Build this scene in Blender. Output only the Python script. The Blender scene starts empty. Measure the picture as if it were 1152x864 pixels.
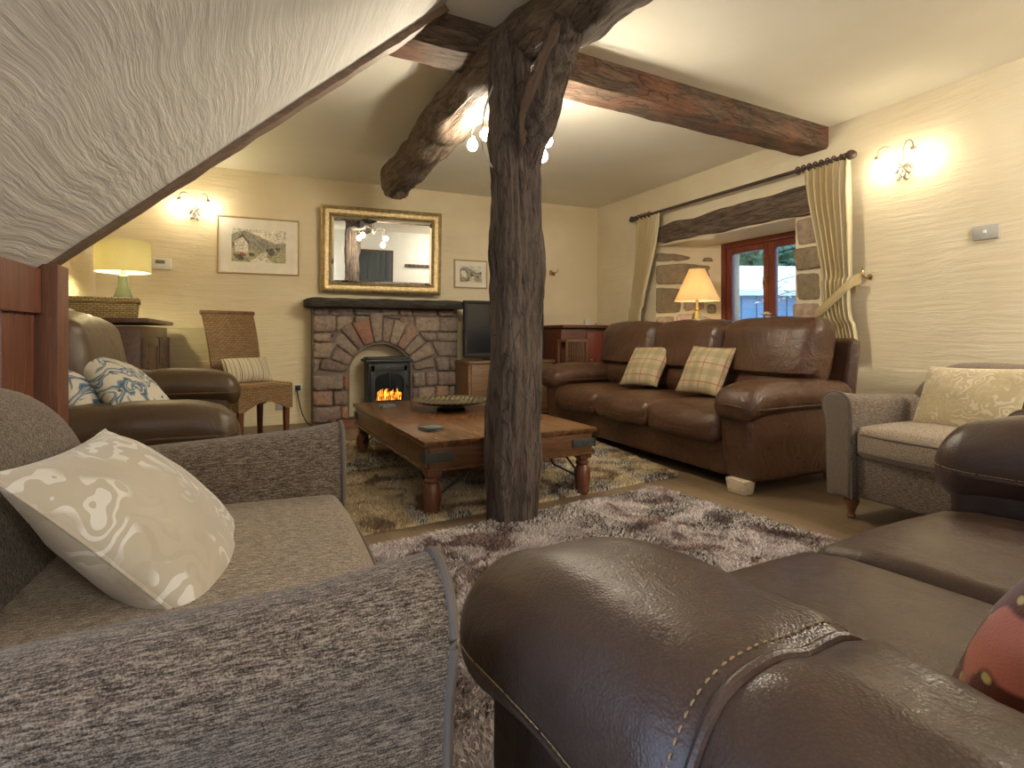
import bpy, bmesh, math, random
import numpy as np
from mathutils import Vector, Matrix, noise
from mathutils.bvhtree import BVHTree
random.seed(7)
PI = math.pi
R = math.radians
C = bpy.context.scene.collection
sc = bpy.context.scene

# ------------------------------------------------------------------ node helpers
class NT:
    def __init__(s, name):
        s.m = bpy.data.materials.new(name); s.m.use_nodes = True
        s.t = s.m.node_tree; s.t.nodes.clear()
        s.out = s.t.nodes.new('ShaderNodeOutputMaterial')
    def n(s, typ, ins=None, **props):
        nd = s.t.nodes.new(typ)
        for k, v in props.items(): setattr(nd, k, v)
        for k, v in (ins or {}).items():
            sock = nd.inputs[k]
            if isinstance(v, bpy.types.NodeSocket): s.t.links.new(v, sock)
            else: sock.default_value = v
        return nd
    def math(s, op, a, b=0.0, c=0.0):
        return s.n('ShaderNodeMath', {0: a, 1: b, 2: c}, operation=op).outputs[0]
    def coord(s, scale=(1, 1, 1), rot=(0, 0, 0), src='Object'):
        tc = s.n('ShaderNodeTexCoord').outputs[src]
        return s.n('ShaderNodeMapping', {'Vector': tc, 'Scale': scale, 'Rotation': rot}).outputs[0]
    def noise(s, vec, scale=5, detail=4, rough=.5, dist=0.0):
        return s.n('ShaderNodeTexNoise', {'Vector': vec, 'Scale': scale, 'Detail': detail, 'Roughness': rough, 'Distortion': dist}).outputs[0]
    def ramp(s, fac, stops, interp='LINEAR'):
        r = s.n('ShaderNodeValToRGB', {'Fac': fac}); cr = r.color_ramp; cr.interpolation = interp
        while len(cr.elements) < len(stops): cr.elements.new(.5)
        for e, (p, c) in zip(cr.elements, stops):
            e.position = p; e.color = (c[0], c[1], c[2], 1) if not isinstance(c, (int, float)) else (c, c, c, 1)
        return r.outputs[0]
    def mix(s, fac, a, b, mode='MIX'):
        nd = s.n('ShaderNodeMix', data_type='RGBA', blend_type=mode)
        for i, v in ((0, fac), (6, a), (7, b)):
            if isinstance(v, bpy.types.NodeSocket): s.t.links.new(v, nd.inputs[i])
            elif i == 0: nd.inputs[0].default_value = v
            else: nd.inputs[i].default_value = (v[0], v[1], v[2], 1)
        return nd.outputs[2]
    def bump(s, h, strength=.5, dist=.01, normal=None):
        d = {'Height': h, 'Strength': strength, 'Distance': dist}
        if normal is not None: d['Normal'] = normal
        return s.n('ShaderNodeBump', d).outputs[0]
    def bsdf(s, color=(.5, .5, .5), rough=.6, metal=0, normal=None, spec=.5, **kw):
        d = {'Base Color': color if isinstance(color, bpy.types.NodeSocket) else (*color, 1), 'Roughness': rough, 'Metallic': metal, 'Specular IOR Level': spec}
        if normal is not None: d['Normal'] = normal
        for k, v in kw.items(): d[k.replace('_', ' ')] = v
        b = s.n('ShaderNodeBsdfPrincipled', d)
        s.t.links.new(b.outputs[0], s.out.inputs[0]); return b
    def done(s, sh):
        s.t.links.new(sh, s.out.inputs[0]); return s.m
M = {}
def plain(name, color, rough=.5, metal=0, spec=.5, bump=0, bscale=60):
    t = NT(name); nrm = None
    if bump: nrm = t.bump(t.noise(t.coord(), bscale, 4), bump, .003)
    col = t.mix(t.noise(t.coord(), 9, 4), tuple(c * .82 for c in color), tuple(min(1, c * 1.12) for c in color))
    t.bsdf(col, rough, metal, nrm, spec); M[name] = t.m; return t.m

def m_plaster(name, c0, c1, stretch, strength, scale=1.0, swirl=.6, dist=.012, rot=(0, 0, 0)):
    t = NT(name)
    co = t.coord(stretch, rot)
    wob = t.n('ShaderNodeTexNoise', {'Vector': t.coord((1, 1, 1)), 'Scale': 1.3, 'Detail': 2})
    v = t.n('ShaderNodeVectorMath', {0: wob.outputs[1], 1: (swirl * 3, swirl * 3, swirl * 3)}, operation='MULTIPLY').outputs[0]
    v = t.n('ShaderNodeVectorMath', {0: co, 1: v}, operation='ADD').outputs[0]
    a = t.noise(v, 1.6 * scale, 5, .55)
    b = t.noise(v, 5 * scale, 4, .6)
    big = t.noise(t.coord((1, 1, 1)), 1.7, 3)
    h = t.math('ADD', t.math('MULTIPLY', a, 1.0), t.math('MULTIPLY', b, .35))
    mask = t.ramp(t.noise(t.coord(), 1.1, 2), [(.35, .45), (.6, 1)])
    h = t.math('MULTIPLY', h, mask)
    h = t.math('ADD', h, t.math('MULTIPLY', big, .8))
    col = t.mix(t.ramp(t.noise(t.coord(), 2.2, 4), [(.35, 0), (.7, 1)]), c0, c1)
    t.bsdf(col, .85, 0, t.bump(h, strength, dist), .2)
    M[name] = t.m
m_plaster('plaster_wall', (.70, .60, .41), (.76, .67, .48), (1.3, 1.3, 17), .9)
m_plaster('plaster_wall_right', (.70, .61, .43), (.76, .68, .50), (1.6, 1.6, 18), .75)
m_plaster('plaster_back', (.62, .62, .58), (.68, .67, .63), (2, 2, 6), .4)
m_plaster('plaster_soffit', (.66, .64, .59), (.72, .70, .65), (17, .5, 17), .5, .9, .8, .020)
m_plaster('ceiling_paint', (.80, .77, .66), (.84, .81, .71), (2, 2, 2), .12)
m_plaster('cream_lining', (.68, .60, .42), (.75, .67, .5), (2, 2, 2), .3)

def m_floor():
    t = NT('floor_planks'); co = t.coord((1, 1, 1), (0, 0, R(90)))
    br = t.n('ShaderNodeTexBrick', {'Vector': co, 'Scale': 1.0, 'Color1': (.17, .118, .070, 1), 'Color2': (.225, .16, .098, 1), 'Mortar': (.07, .045, .025, 1), 'Mortar Size': .0025, 'Brick Width': 1.3, 'Row Height': .14}, offset=.37)
    g = t.noise(t.coord((34, 1.6, 1)), 2.2, 6, .6, .4)
    col = t.mix(t.ramp(g, [(.35, .75), (.65, 0)]), br.outputs[0], (.15, .10, .055), 'MIX')
    t.bsdf(col, .42, 0, t.bump(g, .12, .003)); M['floor_planks'] = t.m
m_floor()

def m_timber(name, dark, mid, warm, warmth=.5, rough=.75, lscale=(9, 9, 1.3)):
    t = NT(name); co = t.coord(lscale)
    g = t.noise(co, 3.2, 8, .65, .8)
    g2 = t.noise(co, 11, 5, .7)
    pat = t.ramp(t.noise(t.coord(), 3.5, 3), [(.62 - warmth * .25, 0), (.72, 1)])
    c = t.mix(t.ramp(g, [(.33, 0), (.66, 1)]), dark, mid)
    c = t.mix(t.math('MULTIPLY', pat, warmth), c, warm)
    c = t.mix(t.ramp(g2, [(.30, .8), (.45, 0)]), c, tuple(x * .35 for x in dark))
    s3 = tuple(x * 1.8 if x > 5 else x * .22 for x in lscale)
    cr = t.n('ShaderNodeTexVoronoi', {'Vector': t.n('ShaderNodeVectorMath', {0: t.coord(s3), 1: t.n('ShaderNodeTexNoise', {'Vector': t.coord(), 'Scale': 5}).outputs[1]}, operation='ADD').outputs[0], 'Scale': 1.0}, feature='DISTANCE_TO_EDGE').outputs[0]
    crk = t.ramp(cr, [(.0, .35), (.035, 1)])
    c = t.mix(crk, tuple(x * .5 for x in dark), c)
    h = t.math('ADD', t.math('ADD', g, t.math('MULTIPLY', g2, .6)), t.math('MULTIPLY', crk, .35))
    t.bsdf(c, rough, 0, t.bump(h, 1.0, .022), .35); M[name] = t.m
m_timber('old_timber', (.040, .029, .024), (.205, .155, .128), (.25, .19, .12), .4)
m_timber('old_timber_x', (.055, .038, .028), (.24, .165, .115), (.30, .12, .07), .75, .7, (1.3, 9, 9))
m_timber('old_timber_y', (.06, .043, .031), (.25, .18, .13), (.22, .14, .09), .3, .75, (9, 1.3, 9))
m_timber('mantel_timber', (.03, .026, .022), (.10, .085, .07), (.09, .07, .055), .3, .75, (1.3, 9, 9))

def m_wood(name, c0, c1, stretch=(1.2, 14, 14), rough=.4, bump=.15, spec=.5):
    t = NT(name); g = t.noise(t.coord(stretch), 2.4, 6, .62, .7)
    g2 = t.noise(t.coord(stretch), 9, 3, .6)
    c = t.mix(t.ramp(g, [(.3, 0), (.7, 1)]), c0, c1)
    c = t.mix(t.ramp(g2, [(.3, .5), (.5, 0)]), c, tuple(x * .45 for x in c0))
    t.bsdf(c, rough, 0, t.bump(g, bump, .004), spec); M[name] = t.m
m_wood('red_boards', (.10, .030, .013), (.20, .068, .032), (14, 14, 1.1), .5)
m_wood('red_post', (.12, .042, .020), (.21, .085, .045), (14, 14, 1.1), .5)
m_wood('trim_wood', (.13, .08, .055), (.24, .16, .11), (1.5, 14, 14), .5)
m_wood('mahogany_x', (.075, .018, .010), (.16, .045, .025), (1.1, 12, 12), .35)
m_wood('mahogany_z', (.11, .018, .010), (.21, .042, .022), (12, 12, 1.1), .32)
m_wood('dark_cabinet', (.055, .022, .014), (.12, .055, .032), (12, 1.2, 12), .35)
m_wood('cabinet_oak', (.13, .068, .030), (.23, .13, .065), (1.2, 12, 12), .4)
m_wood('table_wood', (.060, .022, .008), (.20, .088, .033), (9, 1.0, 9), .24, .12)
m_wood('table_apron', (.055, .022, .009), (.19, .083, .032), (1.4, 12, 12), .35, .2)
m_wood('table_leg', (.10, .032, .014), (.19, .070, .034), (10, 10, 2), .35)
m_wood('turned_leg', (.16, .07, .028), (.26, .13, .06), (10, 10, 2), .4)
m_wood('pale_foot', (.50, .40, .27), (.62, .52, .37), (2, 10, 10), .5)
m_wood('window_wood', (.14, .030, .016), (.23, .058, .032), (10, 10, 1.1), .35)
m_wood('pole_wood', (.045, .028, .022), (.10, .06, .045), (10, 1.2, 10), .5)

def m_leather(name, c0, c1, rough=.36, fine=420, wr=1.0, grain=.0006):
    t = NT(name)
    vo = t.n('ShaderNodeTexVoronoi', {'Vector': t.coord(), 'Scale': fine}).outputs[0]
    w1 = t.noise(t.coord((1, 1, 1)), 9, 5, .6, 1.2)
    w2 = t.noise(t.coord(), 38, 4, .6, .5)
    c = t.mix(t.ramp(t.noise(t.coord(), 4, 4), [(.3, 0), (.7, 1)]), c0, c1)
    c = t.mix(t.ramp(vo, [(.15, 0), (.6, .35)]), c, tuple(x * .55 for x in c0))
    n1 = t.bump(t.math('ADD', w1, t.math('MULTIPLY', w2, .25)), .35 * wr, .012)
    n2b = t.n('ShaderNodeBump', {'Height': vo, 'Strength': .6, 'Distance': grain, 'Normal': n1}, invert=True).outputs[0]
    rg = t.ramp(w1, [(.3, rough - .05), (.7, rough + .1)])
    t.bsdf(c, rg, 0, n2b, .5); M[name] = t.m
m_leather('brown_leather', (.060, .025, .012), (.10, .046, .023), .31, 420, 2.2)
m_leather('near_leather', (.062, .036, .026), (.088, .053, .038), .33, 300, .8, .0008)  # greyer than the other sofa: blue daylight put into the colour
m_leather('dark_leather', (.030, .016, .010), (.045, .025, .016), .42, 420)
m_leather('lamp_tinted_leather', (.075, .044, .020), (.11, .068, .034), .34, 420, 1.1)  # same brown leather with the lamp's greenish light put into the colour

def m_tweed(name, axis=0, c=((.022, .016, .012), (.12, .090, .066), (.31, .25, .195))):
    t = NT(name)
    s = [420, 420, 420]; s[axis] = 45
    s2 = [800, 800, 800]; s2[axis] = 160
    a = t.noise(t.coord(tuple(s)), 1, 3, .65)
    b = t.noise(t.coord(tuple(s2)), 1, 2, .5)
    w = t.n('ShaderNodeTexNoise', {'Vector': t.coord((500, 500, 500)), 'Scale': 1, 'Detail': 2}).outputs[0]
    f = t.math('ADD', t.math('MULTIPLY', a, .45), t.math('ADD', t.math('MULTIPLY', b, .25), t.math('MULTIPLY', w, .30)))
    col = t.ramp(f, [(.40, c[0]), (.49, c[1]), (.59, c[2])])
    t.bsdf(col, .9, 0, t.bump(t.math('ADD', f, w), .55, .003), .15, Sheen_Weight=.15); M[name] = t.m
m_tweed('tweed_y', 1); m_tweed('tweed_x', 0); m_tweed('tweed_z', 2)
m_tweed('tweed_seat_lit', 1, ((.06, .043, .030), (.23, .175, .125), (.46, .38, .28)))  # same tweed, brighter: the light on the seats is put into the colour

def m_stone():
    t = NT('stone'); at = t.n('ShaderNodeAttribute', attribute_name='tone').outputs[2]
    c = t.ramp(at, [(0, (.22, .155, .13)), (.25, (.33, .235, .19)), (.45, (.27, .215, .19)), (.62, (.40, .31, .235)), (.8, (.21, .185, .165)), (.93, (.38, .235, .17)), (1, (.40, .16, .10))])
    g = t.noise(t.coord(), 26, 6, .65)
    c = t.mix(t.ramp(g, [(.35, .55), (.62, 0)]), c, (.10, .082, .075), 'MIX')
    c = t.mix(t.ramp(t.noise(t.coord(), 60, 3), [(.6, 0), (.8, .35)]), c, (.5, .42, .34))
    t.bsdf(c, .9, 0, t.bump(g, .9, .02), .2); M['stone'] = t.m
    t = NT('jamb_stone'); at = t.n('ShaderNodeAttribute', attribute_name='tone').outputs[2]
    c = t.ramp(at, [(0, (.30, .225, .14)), (.3, (.36, .28, .18)), (.6, (.52, .38, .29)), (.8, (.30, .25, .18)), (1, (.60, .44, .37))])
    g = t.noise(t.coord(), 16, 6, .65)
    c = t.mix(t.ramp(g, [(.35, .5), (.65, 0)]), c, (.12, .095, .07))
    t.bsdf(c, .9, 0, t.bump(g, .8, .02), .2); M['jamb_stone'] = t.m
m_stone()
plain('mortar', (.20, .165, .135), .95, 0, .1, .8, 40)
plain('hearth_tile', (.22, .10, .06), .6, 0, .4, .4, 30)
plain('iron', (.022, .022, .023), .5, .6, .5, .3, 90)
plain('worn_iron', (.055, .058, .055), .6, .2, .4, .4, 60)
plain('stove_iron', (.030, .033, .036), .48, .3, .5, .25, 200)
plain('black_plastic', (.012, .012, .013), .35)
plain('white_plastic', (.70, .68, .60), .4)
plain('grey_plastic', (.42, .41, .38), .4)
plain('chrome', (.55, .55, .55), .2, 1)
plain('brass', (.42, .30, .12), .32, 1)
plain('antique_silver', (.42, .38, .30), .38, .9)
plain('slate', (.10, .115, .115), .6, 0, .4, .5, 50)
plain('mount_card', (.80, .75, .64), .9)
plain('pale_frame', (.50, .35, .17), .45, .1)
plain('piping_grey', (.13, .105, .085), .85)
plain('thread', (.30, .20, .10), .7)
plain('white_cloth', (.70, .68, .62), .9)
plain('screen_grey', (.16, .18, .15), .3)
plain('lamp_green', (.16, .18, .13), .3)
plain('marble_grey', (.45, .43, .38), .3)
plain('garage_blue', (.22, .32, .42), .6)
plain('car_white', (.80, .82, .84), .25)
plain('tyre', (.02, .02, .02), .8)
plain('car_glass', (.03, .05, .07), .1)
plain('stem', (.035, .03, .025), .8)
plain('leaf_pale', (.35, .42, .28), .6)
plain('blossom', (.75, .72, .66), .7)
plain('lawn', (.06, .13, .03), .9)
plain('gravel', (.40, .39, .37), .9, 0, .2, .8, 40)
plain('hedge_leaf', (.05, .13, .05), .8)
plain('pewter_door', (.030, .040, .045), .4)
plain('black_hinge', (.018, .018, .018), .45, .5)

def m_gold():
    t = NT('gilt'); g = t.noise(t.coord(), 30, 5)
    t.bsdf(t.mix(t.ramp(g, [(.35, 0), (.7, 1)]), (.30, .215, .095), (.50, .38, .19)), .42, .55, t.bump(g, .25, .003)); M['gilt'] = t.m
m_gold()
def emit(name, c, s):
    t = NT(name); e = t.n('ShaderNodeEmission', {'Color': (*c, 1), 'Strength': s}); t.done(e.outputs[0]); M[name] = t.m
WARM = (1, .76, .44)
emit('bulb_wall', (1, .86, .62), 27)
emit('bulb_pendant', (1, .88, .68), 210)
emit('bulb_table', (1, .90, .48), 120)
emit('bulb_window_lamp', (1, .84, .56), 42)
emit('fill_ceiling_glow', (1, .90, .76), 72)  # glow of the unseen ceiling lights added for fill
emit('fill_globe_glow', (1, .92, .80), 21)  # glow of the unseen globe lamp added for fill
def m_glass():
    t = NT('window_glass')
    tr = t.n('ShaderNodeBsdfTransparent', {'Color': (.93, .96, .97, 1)}); gl = t.n('ShaderNodeBsdfGlossy', {'Roughness': .02})
    fr = t.n('ShaderNodeFresnel', {'IOR': 1.4})
    mx = t.n('ShaderNodeMixShader', {0: fr.outputs[0], 1: tr.outputs[0], 2: gl.outputs[0]})
    t.done(mx.outputs[0]); M['window_glass'] = t.m
    t = NT('mirror_glass'); t.bsdf((.90, .92, .90), .01, 1); M['mirror_glass'] = t.m
    t = NT('tv_screen'); t.bsdf((.010, .013, .016), .16, 0, None, .5); M['tv_screen'] = t.m
    def shade(nm, c, tc, f=.5):
        t = NT(nm); fab = t.noise(t.coord((160, 160, 40)), 1, 2)
        c1 = t.mix(fab, tuple(x * .88 for x in c), c)
        d = t.n('ShaderNodeBsdfDiffuse', {'Color': c1}); tr = t.n('ShaderNodeBsdfTranslucent', {'Color': (*tc, 1)})
        mx = t.n('ShaderNodeMixShader', {0: f, 1: d.outputs[0], 2: tr.outputs[0]}); t.done(mx.outputs[0]); M[nm] = t.m
    shade('drum_fabric', (.62, .57, .40), (.72, .66, .45), .28)
    shade('cream_shade', (.80, .70, .50), (.85, .66, .40), .5)
    t = NT('opal_glass'); e = t.n('ShaderNodeEmission', {'Color': (1, .86, .62, 1), 'Strength': 9})
    t.done(e.outputs[0]); M['opal_glass'] = t.m
    t = NT('flames'); co = t.coord((30, 1, 12)); nz = t.noise(co, 1.2, 4, .6, 1.0)
    c = t.ramp(nz, [(.38, (.02, .003, 0)), (.5, (.8, .16, .01)), (.62, (1, .42, .05)), (.75, (1, .75, .25))])
    e = t.n('ShaderNodeEmission', {'Color': c, 'Strength': 1.1}); t.done(e.outputs[0]); M['flames'] = t.m
m_glass()

def m_tartan():
    t = NT('tartan'); sp = t.n('ShaderNodeSeparateXYZ', {0: t.coord()})
    base = t.mix(t.noise(t.coord((300, 300, 300)), 1, 2), (.33, .27, .17), (.42, .35, .23))
    def line(ax, per, off, wid, col, base, k=.8):
        v = t.math('ADD', sp.outputs[ax], 10 + off)
        v = t.math('FRACT', t.math('DIVIDE', v, per))
        m = t.math('LESS_THAN', v, wid / per)
        return t.mix(t.math('MULTIPLY', m, k), base, col)
    for ax in (0, 1):
        base = line(ax, .14, .0, .05, (.20, .18, .10), base, .42)
        base = line(ax, .14, .055, .008, (.30, .09, .05), base, .75)
        base = line(ax, .14, .10, .004, (.45, .24, .10), base, .6)
    t.bsdf(base, .9, 0, t.bump(t.noise(t.coord((400, 400, 400)), 1, 2), .3, .002), .1); M['tartan'] = t.m
m_tartan()
def m_damask(name, base, base2, pat, sc_=7, th=(.5, .54), sheen=.35, rough=.45):
    t = NT(name)
    n1 = t.n('ShaderNodeTexNoise', {'Vector': t.coord(), 'Scale': sc_, 'Detail': 2.0})
    v = t.n('ShaderNodeVectorMath', {0: n1.outputs[1], 1: (.32, .32, .32)}, operation='MULTIPLY').outputs[0]
    v = t.n('ShaderNodeVectorMath', {0: t.coord(), 1: v}, operation='ADD').outputs[0]
    w = t.n('ShaderNodeTexWave', {'Vector': v, 'Scale': sc_ * .62, 'Distortion': 5.5, 'Detail': 1.2, 'Detail Scale': .9}, wave_type='RINGS').outputs[1]
    m = t.ramp(w, [(th[0] + .18, 0), (th[1] + .18, 1)])
    m2 = t.ramp(t.noise(t.coord(), sc_ * .8, 1), [(.48, 0), (.55, 1)])
    c = t.mix(m, base, base2)
    c = t.mix(t.math('MULTIPLY', m, m2), c, pat)
    fine = t.noise(t.coord((500, 500, 500)), 1, 2)
    r = t.math('SUBTRACT', rough + .25, t.math('MULTIPLY', m, .3))
    t.bsdf(c, r, 0, t.bump(t.math('ADD', fine, t.math('MULTIPLY', m, .6)), .25, .002), .4, Sheen_Weight=sheen); M[name] = t.m
m_damask('cream_damask', (.46, .405, .31), (.42, .365, .27), (.64, .61, .55), 10)
m_damask('gold_damask', (.43, .35, .20), (.46, .38, .225), (.56, .49, .34), 12)
def m_floral(name, bg, ink, ink2, sc_=13):
    t = NT(name)
    n1 = t.n('ShaderNodeTexNoise', {'Vector': t.coord(), 'Scale': 6, 'Detail': 1.0})
    v = t.n('ShaderNodeVectorMath', {0: n1.outputs[1], 1: (.25, .25, .25)}, operation='MULTIPLY').outputs[0]
    v = t.n('ShaderNodeVectorMath', {0: t.coord(), 1: v}, operation='ADD').outputs[0]
    w = t.n('ShaderNodeTexWave', {'Vector': v, 'Scale': sc_ * .5, 'Distortion': 7, 'Detail': 2.2, 'Detail Scale': 1.6}, wave_type='RINGS').outputs[1]
    vo = t.n('ShaderNodeTexVoronoi', {'Vector': v, 'Scale': sc_ * 2}).outputs[0]
    f = t.math('ADD', t.math('MULTIPLY', w, .7), t.math('MULTIPLY', vo, .45))
    c = t.ramp(f, [(.26, bg), (.29, ink2), (.36, ink), (.48, bg), (.52, ink2), (.60, ink), (.78, ink2), (.82, bg)][:8], 'LINEAR')
    c = t.mix(t.ramp(t.noise(t.coord(), 9, 1), [(.54, 0), (.57, .9)]), c, bg)
    c2 = t.mix(t.ramp(vo, [(.15, 1), (.22, 0)]), c, ink)
    t.bsdf(c2, .85, 0, t.bump(t.noise(t.coord((400, 400, 400)), 1, 2), .3, .002), .15); M[name] = t.m
m_floral('blue_floral', (.50, .46, .37), (.055, .095, .15), (.17, .23, .28), 9)
def m_pink():
    t = NT('pink_floral')
    c = t.mix(t.noise(t.coord(), 12, 3), (.52, .15, .11), (.62, .24, .18))
    vo = t.n('ShaderNodeTexVoronoi', {'Vector': t.coord((1, 1.6, 1)), 'Scale': 26}).outputs[0]
    msk = t.ramp(t.noise(t.coord(), 9, 1), [(.445, 0), (.47, 1)])
    c = t.mix(msk, c, (.13, .035, .02))
    f = t.math('MULTIPLY', t.ramp(vo, [(.22, 1), (.30, 0)]), msk)
    c = t.mix(f, c, (.60, .50, .20))
    t.bsdf(c, .9, 0, t.bump(t.noise(t.coord((300, 300, 300)), 1, 3), .4, .003), .1, Sheen_Weight=.3); M['pink_floral'] = t.m
m_pink()
def m_stripes(name, ax, lines, base, per, rough=.85, tr=0):
    t = NT(name); tc = t.coord(src='UV') if ax == 'uv' else t.coord()
    x = t.n('ShaderNodeSeparateXYZ', {0: tc}).outputs[0 if ax == 'uv' else ax]
    c = t.mix(t.noise(t.coord((200, 200, 200)), 1, 2), tuple(b * .9 for b in base), base)
    for off, wid, col, k in lines:
        v = t.math('FRACT', t.math('DIVIDE', t.math('ADD', x, 10 * per + off), per))
        c = t.mix(t.math('MULTIPLY', t.math('LESS_THAN', v, wid / per), k), c, col)
    b = t.bsdf(c, rough, 0, t.bump(t.noise(t.coord((300, 300, 300)), 1, 2), .2, .002), .2)
    if tr:
        tl = t.n('ShaderNodeBsdfTranslucent', {'Color': c})
        t.done(t.n('ShaderNodeMixShader', {0: tr, 1: b.outputs[0], 2: tl.outputs[0]}).outputs[0])
    M[name] = t.m
m_stripes('bolster_stripe', 0, [(0, .006, (.16, .12, .06), 1), (.012, .003, (.2, .16, .09), 1), (.045, .012, (.40, .34, .22), .8), (.07, .003, (.2, .15, .08), 1)], (.62, .56, .43), .095)
m_stripes('curtain_stripe', 'uv', [(0, .035, (.50, .385, .19), .7), (.05, .012, (.76, .68, .48), .8)], (.66, .56, .35), .1, .6, .12)
def m_rattan():
    t = NT('rattan')
    sp = t.n('ShaderNodeSeparateXYZ', {0: t.coord()})
    xy = t.math('ADD', sp.outputs[0], sp.outputs[1])
    cv = t.n('ShaderNodeCombineXYZ', {0: xy, 1: sp.outputs[2]}).outputs[0]
    br = t.n('ShaderNodeTexBrick', {'Vector': cv, 'Scale': 1, 'Color1': (.30, .17, .075, 1), 'Color2': (.46, .30, .15, 1), 'Mortar': (.12, .065, .03, 1), 'Mortar Size': .003, 'Mortar Smooth': .6, 'Brick Width': .034, 'Row Height': .013, 'Bias': .1})
    c = t.mix(t.noise(t.coord(), 40, 3), br.outputs[0], (.24, .14, .06)); 
    h = t.math('SUBTRACT', 1, br.outputs[1])
    t.bsdf(t.mix(.35, br.outputs[0], c), .55, 0, t.bump(h, .9, .005), .4); M['rattan'] = t.m
    t = NT('wicker')
    w = t.n('ShaderNodeTexWave', {'Vector': t.coord(), 'Scale': 9, 'Distortion': 2.5, 'Detail': 1}, wave_type='BANDS', bands_direction='Z').outputs[1]
    br = t.n('ShaderNodeTexBrick', {'Vector': t.n('ShaderNodeCombineXYZ', {0: t.math('ADD', t.n('ShaderNodeSeparateXYZ', {0: t.coord()}).outputs[0], t.n('ShaderNodeSeparateXYZ', {0: t.coord()}).outputs[1]), 1: t.n('ShaderNodeSeparateXYZ', {0: t.coord()}).outputs[2]}).outputs[0], 'Scale': 1, 'Color1': (.34, .24, .09, 1), 'Color2': (.50, .37, .16, 1), 'Mortar': (.16, .11, .04, 1), 'Mortar Size': .0026, 'Brick Width': .036, 'Row Height': .014})
    t.bsdf(br.outputs[0], .6, 0, t.bump(t.math('SUBTRACT', 1, br.outputs[1]), .9, .005), .4); M['wicker'] = t.m
m_rattan()
def m_rug(name, plain0, plain1, brown, dark, light, off=0):
    t = NT(name); c3 = t.coord((1, 1, 0)); c3 = t.n('ShaderNodeMapping', {'Vector': c3, 'Location': (off, off, 0)}).outputs[0]
    p1 = t.noise(c3, 2.3, 2, .5, 1.2); p2 = t.noise(t.n('ShaderNodeMapping', {'Vector': c3, 'Location': (7, 3, 0)}).outputs[0], 3.4, 3, .6, .8)
    fine = t.noise(c3, 95, 2, .6)
    base = t.mix(t.ramp(fine, [(.4, 0), (.6, 1)]), plain0, plain1)
    salt = t.ramp(fine, [(.46, dark), (.50, light)])
    c = t.mix(t.ramp(t.math('ADD', t.math('MULTIPLY', p1, .85), t.math('MULTIPLY', fine, .15)), [(.50, 0), (.53, 1)]), base, salt)
    c = t.mix(t.ramp(t.math('ADD', t.math('MULTIPLY', p2, .75), t.math('MULTIPLY', fine, .25)), [(.535, 0), (.58, .9)]), c, brown)
    t.bsdf(c, .95, 0, None, .1, Sheen_Weight=.2); M[name] = t.m
m_rug('rug_beige', (.42, .33, .19), (.58, .48, .32), (.17, .105, .06), (.045, .035, .03), (.50, .46, .40), 1.3)
m_rug('rug_lilac', (.54, .47, .45), (.70, .64, .63), (.21, .13, .11), (.08, .06, .055), (.62, .57, .53), 4.1)
def m_soil():
    t = NT('dish_bands'); w = t.n('ShaderNodeTexWave', {'Vector': t.coord((1, 1, 1), (0, 0, .5)), 'Scale': 9, 'Distortion': 2}).outputs[1]
    t.bsdf(t.mix(t.ramp(w, [(.3, 0), (.7, 1)]), (.045, .032, .018), (.16, .135, .075)), .2, .1); M['dish_bands'] = t.m
m_soil()

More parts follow.
